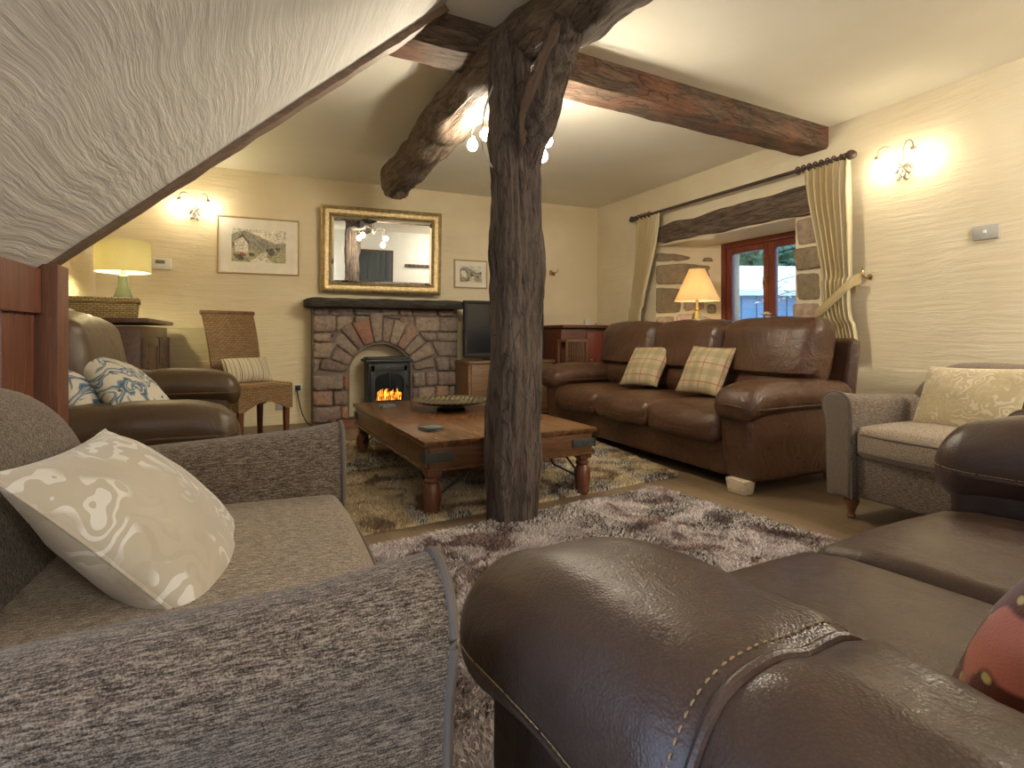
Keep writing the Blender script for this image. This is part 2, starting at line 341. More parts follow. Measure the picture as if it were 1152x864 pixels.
# ------------------------------------------------------------------ mesh helpers
class MB:
    def __init__(s): s.bm = bmesh.new(); s.mi = 0
    def _fin(s, faces):
        for f in faces: f.material_index = s.mi
    def box(s, c, d, rot=(0, 0, 0), bevel=0.0, seg=2, taper=None):
        m = Matrix.Translation(c) @ Matrix.Rotation(rot[2], 4, 'Z') @ Matrix.Rotation(rot[1], 4, 'Y') @ Matrix.Rotation(rot[0], 4, 'X') @ Matrix.Diagonal((*d, 1))
        r = bmesh.ops.create_cube(s.bm, size=1, matrix=m if taper is None else Matrix.Identity(4))
        vs = r['verts']
        if taper is not None:
            for v in vs:
                if v.co.z < 0: v.co.x *= taper; v.co.y *= taper
                v.co = m @ v.co
        fs = set(f for v in vs for f in v.link_faces); s._fin(fs)
        if bevel:
            es = list(set(e for v in vs for e in v.link_edges))
            r2 = bmesh.ops.bevel(s.bm, geom=es, offset=bevel, segments=seg, affect='EDGES', profile=.6)
            s._fin(r2['faces'])
        return s
    def rings(s, rings, closed=True, cap=True, loop=False):
        vr = [[s.bm.verts.new(p) for p in r] for r in rings]; n = len(vr[0]); fs = []
        rng = range(len(vr) if loop else len(vr) - 1)
        for i in rng:
            a, b = vr[i], vr[(i + 1) % len(vr)]
            for j in range(n if closed else n - 1):
                k = (j + 1) % n
                fs.append(s.bm.faces.new((a[j], a[k], b[k], b[j])))
        if cap and closed and not loop:
            fs.append(s.bm.faces.new(list(reversed(vr[0])))); fs.append(s.bm.faces.new(vr[-1]))
        s._fin(fs); return vr
    def tube(s, pts, r, n=10, up=(0, 0, 1), sx=1, sy=1, amp=0, expo=2, freq=6, seed=0, cap=True, loop=False, groove=0):
        pts = [Vector(p) for p in pts]; m = len(pts); rs = r if isinstance(r, (list, tuple)) else [r] * m
        up = Vector(up); R_ = []
        for i, p in enumerate(pts):
            if loop: t = (pts[(i + 1) % m] - pts[i - 1]).normalized()
            else: t = (pts[min(i + 1, m - 1)] - pts[max(i - 1, 0)]).normalized()
            a = up.cross(t)
            if a.length < 1e-3: a = Vector((1, 0, 0)).cross(t)
            a.normalize(); b = t.cross(a); ring = []
            for j in range(n):
                th = 2 * PI * j / n; cx, cy = math.cos(th), math.sin(th)
                if expo != 2:
                    k = (abs(cx) ** expo + abs(cy) ** expo) ** (-1 / expo); cx *= k; cy *= k
                q = p + a * cx * rs[i] * sx + b * cy * rs[i] * sy
                if amp:
                    d = (a * cx + b * cy).normalized()
                    nz = noise.noise(q * freq + Vector((seed, 0, 0))) + .5 * noise.noise(q * freq * 2.3 + Vector((seed, 5, 0)))
                    if groove:
                        L_ = sum((pts[k + 1] - pts[k]).length for k in range(i)) if i else 0
                        g_ = noise.noise(Vector((cx * 3.4, cy * 3.4, L_ * 1.5 + seed))); g2_ = noise.noise(Vector((cx * 8, cy * 8, L_ * 2.2 + seed)))
                        nz += groove / amp * ((abs(g_) - .25) * 1.5 + g2_ * .6)
                    q = q + d * nz * amp
                ring.append(q)
            R_.append(ring)
        s.rings(R_, True, cap, loop); return s
    def lathe(s, prof, c=(0, 0, 0), n=24, axis='Z', cap=True, scale=(1, 1, 1)):
        R_ = []
        for r, z in prof:
            ring = []
            for j in range(n):
                th = 2 * PI * j / n; v = Vector((r * math.cos(th) * scale[0], r * math.sin(th) * scale[1], z * scale[2]))
                if axis == 'X': v = Vector((v.z, v.x, v.y))
                if axis == 'Y': v = Vector((v.x, -v.z, v.y))
                ring.append(v + Vector(c))
            R_.append(ring)
        s.rings(R_, True, cap); return s
    def prism(s, poly, axis, a, b, bevel=0):
        def P(u, v, w): return {'X': (w, u, v), 'Y': (u, w, v), 'Z': (u, v, w)}[axis]
        va = [s.bm.verts.new(P(u, v, a)) for u, v in poly]; vb = [s.bm.verts.new(P(u, v, b)) for u, v in poly]
        n = len(poly); fs = [s.bm.faces.new(va), s.bm.faces.new(list(reversed(vb)))]
        for i in range(n): fs.append(s.bm.faces.new((va[i], vb[i], vb[(i + 1) % n], va[(i + 1) % n])))
        s._fin(fs)
        if bevel:
            es = [e for e in set(e for v in va + vb for e in v.link_edges)]
            s._fin(bmesh.ops.bevel(s.bm, geom=es, offset=bevel, segments=2, affect='EDGES')['faces'])
        return s
    def grid(s, nu, nv, f, closed_u=False):
        vs = [[s.bm.verts.new(f(i / nu, j / nv)) for j in range(nv + 1)] for i in range(nu + (0 if closed_u else 1))]
        fs = []; L = len(vs)
        for i in range(nu):
            for j in range(nv):
                fs.append(s.bm.faces.new((vs[i][j], vs[(i + 1) % L][j], vs[(i + 1) % L][j + 1], vs[i][j + 1])))
        s._fin(fs); return s
    def round_box(s, c, h, r, n=(10, 10, 6), bulge=(0, 0, 0), amp=0, freq=5, seed=0, warp=None, rot=None):
        """rounded box with crowned faces: half sizes h, corner radius r"""
        verts = {}; faces = []
        def sp(i, k, hh):
            u = 2 * i / k - 1; e = max(0, 1 - r / hh)
            # a third of the steps on each rounded edge
            m = max(1, min(2, (k - 1) // 2), k // 4)
            if i < m: return -1 + (1 - e) * i / m
            if i > k - m: return 1 - (1 - e) * (k - i) / m
            return -e + 2 * e * (i - m) / (k - 2 * m)
        def pos(i, j, k):
            q = Vector((sp(i, n[0], h[0]) * h[0], sp(j, n[1], h[1]) * h[1], sp(k, n[2], h[2]) * h[2]))
            core = Vector([max(-(h[a] - r), min(h[a] - r, q[a])) if h[a] > r else 0 for a in range(3)])
            d = q - core
            if d.length < 1e-9: return q
            # map cube corner to sphere evenly
            u = [d[a] / r for a in range(3)]
            x, y, z = u
            w = Vector((x * math.sqrt(max(0, 1 - y * y / 2 - z * z / 2 + y * y * z * z / 3)), y * math.sqrt(max(0, 1 - z * z / 2 - x * x / 2 + z * z * x * x / 3)), z * math.sqrt(max(0, 1 - x * x / 2 - y * y / 2 + x * x * y * y / 3))))
            p = core + w * r
            X, Y, Z = p[0] / h[0], p[1] / h[1], p[2] / h[2]
            b = Vector((bulge[0] * X * (1 - Y * Y) * (1 - Z * Z * .7), bulge[1] * Y * (1 - X * X) * (1 - Z * Z * .7), bulge[2] * Z * (1 - X * X) * (1 - Y * Y)))
            return p + b
        rotm = Matrix.Identity(3) if rot is None else Matrix.Rotation(rot[2], 3, 'Z') @ Matrix.Rotation(rot[1], 3, 'Y') @ Matrix.Rotation(rot[0], 3, 'X')
        def V(i, j, k):
            key = (i, j, k)
            if key not in verts:
                p = pos(i, j, k)
                if amp:
                    nz = noise.noise(p * freq + Vector((seed, seed * .3, 0))) + .5 * noise.noise(p * freq * 2.2 + Vector((0, seed, 1)))
                    p = p + p.normalized() * nz * amp
                if warp: p = warp(p)
                verts[key] = s.bm.verts.new(rotm @ p + Vector(c))
            return verts[key]
        nx, ny, nz_ = n; fs = []
        for i in range(nx):
            for j in range(ny):
                fs.append((V(i, j, nz_), V(i + 1, j, nz_), V(i + 1, j + 1, nz_), V(i, j + 1, nz_)))
                fs.append((V(i, j, 0), V(i, j + 1, 0), V(i + 1, j + 1, 0), V(i + 1, j, 0)))
        for i in range(nx):
            for k in range(nz_):
                fs.append((V(i, 0, k), V(i + 1, 0, k), V(i + 1, 0, k + 1), V(i, 0, k + 1)))
                fs.append((V(i, ny, k), V(i, ny, k + 1), V(i + 1, ny, k + 1), V(i + 1, ny, k)))
        for j in range(ny):
            for k in range(nz_):
                fs.append((V(0, j, k), V(0, j, k + 1), V(0, j + 1, k + 1), V(0, j + 1, k)))
                fs.append((V(nx, j, k), V(nx, j + 1, k), V(nx, j + 1, k + 1), V(nx, j, k + 1)))
        s._fin([s.bm.faces.new(f) for f in fs]); return s
    def pad(s, hw, hh, th, p=2.2, q=.55, k=.0, n=26, amp=0, freq=7, seed=0, warp=None, ears=0, dent=0):
        """closed cushion in the local XY plane, thickness along Z"""
        def g(i): return math.sin(PI / 2 * (2 * i / n - 1))
        top = {}; bot = {}
        for i in range(n + 1):
            for j in range(n + 1):
                a, b = g(i), g(j)
                xe, ye = a * math.sqrt(1 - b * b / 2), b * math.sqrt(1 - a * a / 2)
                x = (a * (1 - k) + xe * k); y = (b * (1 - k) + ye * k)
                if ears:
                    e = 1 - ears * (1 - b * b) * a * a; x *= e
                    e = 1 - ears * (1 - a * a) * b * b; y *= e
                t = max(0, (1 - abs(a) ** p) * (1 - abs(b) ** p)) ** q
                x *= hw; y *= hh
                for sg, D in ((1, top), (-1, bot)):
                    if sg == -1 and (i in (0, n) or j in (0, n)): D[i, j] = top[i, j]; continue
                    z = sg * t * th
                    P = Vector((x, y, z))
                    if amp: P.z += sg * amp * min(1, t * 2) * (noise.noise(Vector((x * freq, y * freq, sg * 3 + seed))) + .5 * noise.noise(Vector((x * freq * 2.4, y * freq * 2.4, seed + 9))))
                    if warp: P = warp(P)
                    D[i, j] = s.bm.verts.new(P)
        fs = []
        for i in range(n):
            for j in range(n):
                fs.append(s.bm.faces.new((top[i, j], top[i + 1, j], top[i + 1, j + 1], top[i, j + 1])))
                fs.append(s.bm.faces.new((bot[i, j], bot[i, j + 1], bot[i + 1, j + 1], bot[i + 1, j])))
        s._fin(fs); return s
    def xf(s, m):
        bmesh.ops.transform(s.bm, matrix=m, verts=s.bm.verts); return s
    def build(s, name, mats, parent=None, loc=(0, 0, 0), rotz=0, smooth=True, ang=38, sub=0, recalc=True):
        if recalc: bmesh.ops.recalc_face_normals(s.bm, faces=s.bm.faces)
        me = bpy.data.meshes.new(name); s.bm.to_mesh(me); s.bm.free()
        for mm in (mats if isinstance(mats, (list, tuple)) else [mats]): me.materials.append(M[mm])
        if smooth:
            me.polygons.foreach_set('use_smooth', [True] * len(me.polygons)); me.set_sharp_from_angle(angle=R(ang))
        o = bpy.data.objects.new(name, me); C.objects.link(o); o.parent = parent; o.location = loc; o.rotation_euler = (0, 0, rotz)
        if sub:
            md = o.modifiers.new('s', 'SUBSURF'); md.levels = sub; md.render_levels = sub
        return o

def tag(o, label=None, cat=None, group=None, kind=None):
    if label: o['label'] = label
    if cat: o['category'] = cat
    if group: o['group'] = group
    if kind: o['kind'] = kind
    return o
def thing(name, label, cat, loc=(0, 0, 0), rotz=0, group=None, kind=None):
    o = bpy.data.objects.new(name, None); C.objects.link(o); o.location = loc; o.rotation_euler = (0, 0, rotz); o.empty_display_size = .1
    return tag(o, label, cat, group, kind)
def struct(mb, name, mat, label=None, **kw):
    o = mb.build(name, mat, **kw); o['kind'] = 'structure'
    if label: o['label'] = label
    return o
def dup(root, loc=None, rotz=None, label=None, group=None):
    r = root.copy(); C.objects.link(r)
    if loc is not None: r.location = loc
    if rotz is not None: r.rotation_euler = (0, 0, rotz)
    if label: r['label'] = label
    if group: r['group'] = group
    for ch in list(root.children):
        c = ch.copy(); C.objects.link(c); c.parent = r
        for g in list(ch.children):
            d = g.copy(); C.objects.link(d); d.parent = c
    return r
def orient(o, pos, ax, ay):
    ax = Vector(ax).normalized(); n = ax.cross(Vector(ay)).normalized(); ay = n.cross(ax)
    m = Matrix((ax, ay, n)).transposed().to_4x4(); m.translation = Vector(pos); o.matrix_world = m
    o.location, o.rotation_euler = m.to_translation(), m.to_euler()
def catmull(P, n=6, closed=False):
    P = [Vector(p) for p in P]; out = []; m = len(P)
    for i in range(m if closed else m - 1):
        if closed: p0, p1, p2, p3 = P[i - 1], P[i], P[(i + 1) % m], P[(i + 2) % m]
        else: p0, p1, p2, p3 = P[max(i - 1, 0)], P[i], P[i + 1], P[min(i + 2, m - 1)]
        for k in range(n):
            t = k / n
            out.append(.5 * ((2 * p1) + (-p0 + p2) * t + (2 * p0 - 5 * p1 + 4 * p2 - p3) * t * t + (-p0 + 3 * p1 - 3 * p2 + p3) * t ** 3))
    if not closed: out.append(P[-1])
    return out
def lerp(a, b, t): return a + (b - a) * t
def densify(pts, n=30):
    pts = [Vector(p) for p in pts]; L = [0]
    for a, b in zip(pts, pts[1:]): L.append(L[-1] + (b - a).length)
    out = []
    for i in range(n + 1):
        d = L[-1] * i / n; k = 0
        while k < len(L) - 2 and L[k + 1] < d: k += 1
        out.append(pts[k].lerp(pts[k + 1], (d - L[k]) / max(1e-9, L[k + 1] - L[k])))
    return out

# ------------------------------------------------------------------ room (camera stands at x=0, y=0; far wall at Y=6.05, window wall at X=4.01)
XR, YF, H, YB = 4.01, 6.05, 2.47, -1.4
XP, ZP, YP, XS = -.66, 1.15, 2.68, .857      # under-stair boards, soffit foot, end of the stair, where the soffit meets the ceiling
struct(MB().box((1.4, 2.3, -.05), (6.4, 8.2, .1)), 'floor', 'floor_planks', 'light brown plank floor', smooth=False)
cb = MB(); cb.box(((XS + 4.6) / 2, 2.4, H + .05), (4.6 - XS, 8.0, .1)); cb.box(((-1.4 + XS) / 2, (YP + 6.4) / 2, H + .05), (XS + 1.4, 6.4 - YP, .1))
struct(cb, 'ceiling', 'ceiling_paint', 'cream painted ceiling', smooth=False)
so = MB(); so.prism([(XP - .05, ZP - .043), (XS, H), (XS, H + .1), (XP - .05, ZP + .08)], 'Y', YB, YP - .09)
struct(so, 'ceiling', 'plaster_soffit', 'sloping white combed plaster underside of the stair', smooth=False)
struct(MB().prism([(XP - .02, ZP + .02), (XS, H + .04), (XP - .5, H + .04), (XP - .5, ZP)], 'Y', YP + .0, YP + .05), 'wall_stair', 'plaster_wall', smooth=False)
struct(MB().box((1.4, YF + .1, 1.25), (5.4, .2, 2.7)), 'wall_far', 'plaster_wall', 'cream rough plastered wall behind the fireplace', smooth=False)
struct(MB().box((-1.26, (YP + YF) / 2, 1.25), (.12, YF - YP + .1, 2.6)), 'wall_left', 'plaster_wall', smooth=False)
struct(MB().box((-.95, YP + .03, .6), (.56, .05, 1.2)), 'wall_nook', 'plaster_wall', smooth=False)
struct(MB().box((1.4, YB - .1, 1.25), (6.2, .2, 2.7)), 'wall_back', 'plaster_back', smooth=False)
# window wall: splayed recess, z .88 .. 1.84 ; second opening behind the camera added for fill daylight
wr = MB()
wr.prism([(XR, 4.92), (4.62, 4.34), (4.62, 6.3), (XR, 6.3)], 'Z', -.05, 2.55)
wr.prism([(XR, .25), (4.62, .25), (4.62, 3.30), (XR, 3.19)], 'Z', -.05, 2.55)
wr.prism([(XR, -1.5), (4.62, -1.5), (4.62, -1.15), (XR, -1.15)], 'Z', -.05, 2.55)
wr.box(((XR + 4.62) / 2, -.45, .42), (.61, 1.4, .94)); wr.box(((XR + 4.62) / 2, -.45, 2.3), (.61, 1.4, .5))
wr.prism([(XR, 3.19), (4.62, 3.30), (4.62, 4.34), (XR, 4.92)], 'Z', -.05, .84)
wr.prism([(XR, 3.19), (4.62, 3.30), (4.62, 4.34), (XR, 4.92)], 'Z', 1.83, 2.55)
struct(wr, 'wall_right', 'plaster_wall_right', 'cream ridged plaster wall with the recessed window', smooth=False)

# under-stair boarding with a boarded door and iron latch
pb = MB()
pb.box((XP - .03, (YB + 2.56) / 2, ZP - .10), (.05, 2.56 - YB, .16), bevel=.004)
for k in range(3): pb.box((XP - .04, 2.50 - .10 * k, .52), (.035, .097, 1.02), bevel=.004)
struct(pb, 'wall_understair', 'red_boards', 'reddish brown boards closing the space under the stair', smooth=False)
dr = thing('door_1', 'low reddish brown boarded door under the stair with black latch', None, (XP - .03, 1.9, 0), kind='structure')
db = MB()
for k in range(7): db.box((0, .24 - .105 * k, .52), (.04, .102, 1.01), bevel=.005)
db.build('door_panel', 'red_boards', dr, smooth=False)
la = MB(); la.box((.027, .14, .775), (.012, .035, .13), bevel=.004); la.box((.045, .14, .80), (.03, .016, .02), bevel=.004)
la.box((.03, .07, .775), (.016, .10, .045), bevel=.005)
lo = la.build('latch', 'black_hinge', dr); lo['label'] = 'black iron latch on the door boards'
tag(MB().box((0, 0, ZP / 2 + .005), (.085, .14, ZP - .01), bevel=.006).build('wooden_post', 'red_post', loc=(-.66, 2.625, 0)), 'square reddish wooden post at the foot of the sloping stair plaster', 'post')
# trim board along the edge of the soffit
sl = math.atan2(H - ZP, XS - XP)
tp = [(XP + .0, ZP - .02), (XS + .01, H - .03), (XS + .01, H + .03), (XP - .0, ZP + .04)]
tb = MB(); n_ = 26
L0 = Vector((XP - .02, 0, ZP - .015)); L1 = Vector((XS + .01, 0, H - .02)); nr = Vector((-math.sin(sl), 0, math.cos(sl)))
rg = []
for i in range(n_ + 1):
    p = L0.lerp(L1, i / n_); w = .030 + .008 * noise.noise(Vector((i * .4, 2, 0))); dn = .006 * noise.noise(Vector((i * .7, 7, 0)))
    rg.append([p + nr * (dn - .012) + Vector((0, YP - .095, 0)), p + nr * (dn - .012) + Vector((0, YP - .01, 0)), p + nr * (w) + Vector((0, YP - .01, 0)), p + nr * (w) + Vector((0, YP - .095, 0))])
tb.rings(rg)
struct(tb, 'trim_1', 'trim_wood', 'brown wooden edge board along the sloping plaster')

# ------------------------------------------------------------------ old timbers
def timber(name, pts, rads, mat, label, cat='beam', n=28, steps=46, up=(0, 0, 1), sx=1, sy=1, amp=.02, expo=3.5, freq=6, seed=1, groove=.012, **kw):
    P = densify(pts, steps); rr = []
    for i in range(steps + 1):
        t = i / steps * (len(rads) - 1); k = min(int(t), len(rads) - 2); rr.append(lerp(rads[k], rads[k + 1], t - k))
    b = MB().tube(P, rr, n, up, sx, sy, amp, expo, freq, seed, groove=groove)
    o = b.build(name, mat, ang=60, **kw)
    return tag(o, label, cat) if label else o
# crossbeam: hewn, runs from the stair head to the window wall
cbm = MB(); A = Vector((.60, 2.64, 0)); B = Vector((4.03, 2.905, 0)); dv = (B - A).normalized(); pv = Vector((-dv.y, dv.x, 0)); rg = []
for i in range(71):
    t = i / 70; p = A.lerp(B, t); row = []
    prof = [(0, H + .02), (0, 2.40), (.0, 2.328), (.014, 2.308), (.12, 2.305), (.235, 2.308), (.25, 2.328), (.25, 2.40), (.25, H + .02)]
    for (d, z) in prof:
        q = p + pv * d; q.z = z
        if z < 2.45:
            q.z += .010 * noise.noise(q * 3) + .006 * noise.noise(q * 14); q += pv * (.010 * noise.noise(q * 3 + Vector((3, 1, 9))))
        row.append(q)
    rg.append(row)
cbm.rings(rg)
tag(cbm.build('ceiling_beam', 'old_timber_x', ang=50), 'long hewn crossbeam under the ceiling from the stair head to the window wall', 'beam')
timber('ceiling_beam', [(1.43, 1.45, 2.34), (1.33, 2.15, 2.335), (1.21, 2.75, 2.32), (1.19, 3.3, 2.30), (1.20, 4.1, 2.28), (1.21, 4.75, 2.28), (1.21, 5.0, 2.27), (1.22, 5.12, 2.22)], [.135, .135, .14, .145, .145, .14, .125, .14, .135], 'old_timber_y', 'round rough log beam crossing above the post, its end near the mirror', amp=.032, expo=2.4, freq=3.5, seed=4, n=64, steps=110)
tag(None or timber('timber_post', [(1.16, 2.475, 0), (1.155, 2.475, .25), (1.16, 2.475, .5), (1.175, 2.475, .9), (1.18, 2.475, 1.2), (1.175, 2.475, 1.5), (1.16, 2.475, 1.75), (1.155, 2.49, 2.0), (1.16, 2.52, 2.33)], [.108, .118, .122, .119, .112, .108, .110, .116, .106, .106, .10, .09, .085, .08], 'old_timber', None, amp=.014, expo=4.5, freq=6, seed=2, n=88, steps=130, up=(0, 1, 0), sx=1.0, sy=.95), 'gnarled dark oak post standing between the two shaggy rugs', 'post')
timber('timber_brace', [(1.205, 2.44, 1.62), (1.215, 2.40, 1.80), (1.24, 2.28, 2.05), (1.27, 2.12, 2.26)], [.045, .075, .075, .07], 'old_timber', 'slanting split brace rising from the post to the log beam', 'brace', amp=.016, expo=3, freq=7, seed=8, n=48, steps=50)

br_ = [o for o in C.objects if o.name.startswith('timber_brace')][0]
plain('split_wood', (.17, .115, .082), .8, 0, .2, .8, 25)
MB().tube(densify([(1.150, 2.37, 1.72), (1.156, 2.335, 1.88), (1.175, 2.252, 2.04), (1.202, 2.15, 2.17), (1.222, 2.085, 2.27)], 40), [.004 + .024 * min(1, i / 12, (40 - i) / 6) for i in range(41)], 24, amp=.016, freq=18, groove=.012, seed=3).build('splintered_edge', 'split_wood', br_)['label'] = 'pale torn wood along the split'

# ------------------------------------------------------------------ stone helper
def stones(mb, polys, T, inset=.006, thick=.05, seed=0, lay=None):
    """polys: 2-D loops; T(u,v,w) -> world. each stone: rough edge ring, shoulder ring, inner ring, centre"""
    rnd = random.Random(seed); tones = []
    for poly in polys:
        c = Vector((sum(p[0] for p in poly) / len(poly), sum(p[1] for p in poly) / len(poly)))
        pts = []
        L = len(poly)
        for i in range(L):
            a, b = Vector(poly[i]), Vector(poly[(i + 1) % L]); k = max(1, int((b - a).length / .035))
            for j in range(k): pts.append(a.lerp(b, j / k))
        m = len(pts)
        # round the corners a little
        pts = [pts[i] * .6 + (pts[i - 1] + pts[(i + 1) % m]) * .2 for i in range(m)]
        w0 = thick * rnd.uniform(.55, 1.1); so_ = rnd.uniform(0, 50); tl = Vector((rnd.uniform(-.1, .1), rnd.uniform(-.1, .1)))
        rings = []
        size = min((p - c).length for p in pts)
        for (ins, w) in ((0, -.03), (.0, w0 * .55), (min(.008, size * .2), w0 * .85), (min(.03, size * .5), w0)):
            ring = []
            for p in pts:
                d = c - p; l = d.length; q = p + d / l * min(l * .8, inset + ins)
                q += Vector((noise.noise(Vector((p.x * 22, p.y * 22, so_))), noise.noise(Vector((p.x * 22, p.y * 22, so_ + 7))))) * .006
                ww = w + (tl.dot(q - c) + .010 * noise.noise(Vector((q.x * 18, q.y * 18, so_ + 3))) if w > 0 else 0)
                ring.append(mb.bm.verts.new(T(q.x, q.y, ww)))
            rings.append(ring)
        cv = mb.bm.verts.new(T(c.x, c.y, w0 * 1.04))
        tone = rnd.random() ** 1.0 if not lay else lay[len(tones) % len(lay)]
        tones.append(tone); tl_ = mb.bm.faces.layers.float.get('tone') or mb.bm.faces.layers.float.new('tone')
        fs = []
        for a, b in zip(rings, rings[1:]):
            for i in range(m): fs.append(mb.bm.faces.new((a[i], a[(i + 1) % m], b[(i + 1) % m], b[i])))
        for i in range(m): fs.append(mb.bm.faces.new((rings[-1][i], rings[-1][(i + 1) % m], cv)))
        for f in fs: f[tl_] = tone
def clip(poly, n, d):
    out = []
    for i in range(len(poly)):
        a, b = poly[i], poly[(i + 1) % len(poly)]; da = n[0] * a[0] + n[1] * a[1] - d; dbb = n[0] * b[0] + n[1] * b[1] - d
        if da >= 0: out.append(a)
        if (da >= 0) != (dbb >= 0):
            t = da / (da - dbb); out.append((a[0] + (b[0] - a[0]) * t, a[1] + (b[1] - a[1]) * t))
    return out
def area(p): return abs(sum(p[i][0] * p[(i + 1) % len(p)][1] - p[(i + 1) % len(p)][0] * p[i][1] for i in range(len(p)))) / 2

# fireplace
fp = thing('fireplace', 'stone fireplace with arched opening and dark timber mantel', 'fireplace', (1.245, 5.855, 0))
cz, ri = .459, .331; xl, xr_, zt = -.66, .83, 1.15
arch = [(ri * math.cos(a), cz + ri * math.sin(a)) for a in [R(18 + (162 - 18) * i / 20) for i in range(21)]]
outer = [(xr_, 0), (xr_, zt), (xl, zt), (xl, 0), (-.315, 0)] + list(reversed(arch)) + [(.315, 0)]
MB().prism(outer, 'Y', 0.0, .19).build('surround', 'mortar', fp, smooth=False)
ln = MB(); lp = [(.313, 0.03)] + [(x * .994, z * .994) for x, z in arch] + [(-.313, 0.03)]
ln.rings([[Vector((x, -.01, z)) for x, z in lp], [Vector((x * 1., .185, z)) for x, z in lp]], closed=False, cap=False)
ln.build('arch_lining', 'cream_lining', fp)
polys = []; rnd = random.Random(3)
na = 12; angs = [R(8 + 164 * i / na + (rnd.uniform(-2, 2) if 0 < i < na else 0)) for i in range(na + 1)]
ro = [rnd.uniform(.53, .64) for _ in range(na)]
for i in range(na):
    a0, a1 = angs[i], angs[i + 1]; r1 = ro[i]
    if math.sin((a0 + a1) / 2) > .8: r1 = rnd.uniform(.59, .67)
    polys.append([(.345 * math.cos(a0), cz + .345 * math.sin(a0)), (r1 * math.cos(a0), cz + r1 * math.sin(a0)), (r1 * math.cos(a1), cz + r1 * math.sin(a1)), (.345 * math.cos(a1), cz + .345 * math.sin(a1))])
z = .02
while z < zt - .03:
    hgt = min(rnd.uniform(.085, .17), zt - z)
    if zt - (z + hgt) < .05: hgt = zt - z
    x = xl
    while x < xr_ - .03:
        wd = rnd.uniform(.12, .32)
        if xr_ - (x + wd) < .08: wd = xr_ - x
        j = lambda s=.006: rnd.uniform(-s, s)
        cell = [(x + j() * (x > xl), z + j()), (x + wd + j() * (x + wd < xr_), z + j()), (x + wd + j() * (x + wd < xr_), z + hgt + j() * (z + hgt < zt)), (x + j() * (x > xl), z + hgt + j() * (z + hgt < zt))]
        ccx, ccz = x + wd / 2, z + hgt / 2
        if z + hgt / 2 < cz + .06:       # piers
            if ccx < 0: cell = clip(cell, (-1, 0), .325)
            else: cell = clip(cell, (1, 0), .325)
            if z + hgt > cz + .03:
                for sg in (-1, 1): cell = clip(cell, (0, -1), -(cz + .045)) if cell else cell
        else:
            l = math.hypot(ccx, ccz - cz) or 1; nn = (ccx / l, (ccz - cz) / l)
            ang_ = math.atan2(ccz - cz, ccx); kk = min(na - 1, max(0, sum(1 for a in angs if a < ang_) - 1)); rr = max(ro[kk], .57 if nn[1] > .8 else ro[kk])
            cell = clip(cell, nn, nn[1] * cz + rr + .006)
        if len(cell) >= 3 and area(cell) > .0014: polys.append(cell)
        x += wd
    z += hgt
sm = MB(); stones(sm, polys, lambda u, v, w: Vector((u, -w, v)), .004, .045, 5)
so_ = sm.build('stonework', 'stone', fp, ang=50); so_['label'] = 'mixed brown and grey rubble stones around the arch'
mb = MB(); rg = []
for i in range(51):
    t = i / 50; x = lerp(-.73, .865, t); row = []
    for (y, zz) in [(-.19, 1.165), (-.195, 1.20), (-.18, 1.235), (-.10, 1.245), (0, 1.245), (.185, 1.245), (.185, 1.152), (0, 1.152), (-.12, 1.152), (-.175, 1.155)]:
        e = 1 - max(0, (abs(t - .5) - .47) / .03) * .25
        q = Vector((x, y * (e if y < 0 else 1), 1.2 + (zz - 1.2) * e)); q += Vector((0, .012 * noise.noise(q * 6) if y < .1 else 0, .008 * noise.noise(q * 7 + Vector((4, 0, 0))) if zz > 1.16 else 0)); row.append(q)
    rg.append(row)
mb.rings(rg); mb.build('mantel', 'mantel_timber', fp, ang=50)
hb = MB(); hb.box((.08, -.16, .03), (1.2, .40, .06), bevel=.008)
hb.build('hearth', 'hearth_tile', fp)
# stove
st = thing('stove', 'small black electric stove with glowing flames in the arch', 'stove', (1.29, 5.80, .06))
s = MB(); s.box((0, 0, .30), (.40, .24, .50), bevel=.008)
s.box((0, .0, .025), (.44, .28, .05), bevel=.008)
s.build('body', 'stove_iron', st)
s = MB(); s.box((0, -.01, .565), (.47, .30, .03), bevel=.01); s.box((0, -.01, .59), (.42, .26, .02), bevel=.008); s.build('top_plate', 'stove_iron', st)
s = MB()
fy = -.135
for (cx, cz_, dx, dz) in [(-.165, .30, .045, .44), (.165, .30, .045, .44), (0, .10, .37, .045), (0, .49, .37, .06), (0, .16, .30, .03)]: s.box((cx, fy, cz_), (dx, .03, dz), bevel=.006)
s.box((0, fy - .005, .34), (.008, .02, .27), bevel=.002)
a_ = [(.145 * math.cos(R(t)), .36 + .09 * math.sin(R(t))) for t in range(0, 181, 15)]
s.prism([(.145, .47)] + a_ + [(-.145, .47)], 'Y', fy - .012, fy + .012)
sd = s.build('door', 'stove_iron', st)
s = MB(); s.lathe([(.0, -.012), (.012, -.01), (.012, .0), (.006, .012), (.006, .02)], (.178, fy - .03, .31), 12, 'Y'); s.build('knob', 'iron', sd)
MB().box((0, fy + .012, .32), (.29, .006, .30)).build('glass', 'tv_screen', st)
s = MB(); rnd = random.Random(5)
prof = [(-.125, .175)]
for i in range(24): prof.append((-.125 + .25 * (i + .5) / 24, .22 + .075 * rnd.random() * (1.15 - abs(i - 12) / 16) + (.02 if i % 2 else 0)))
prof.append((.125, .175)); s.prism(prof, 'Y', fy - .006, fy + .004)
s.build('flame', 'flames', st, smooth=False)['label'] = 'glowing orange flames'
s = MB()
for i in range(12): s.lathe([(.004, 0), (.005, .04), (.003, .055)], (-.12 + i * .0218, fy - .012, .165), 8)
s.box((0, fy - .012, .168), (.27, .012, .012), bevel=.003); s.build('grate', 'iron', st)
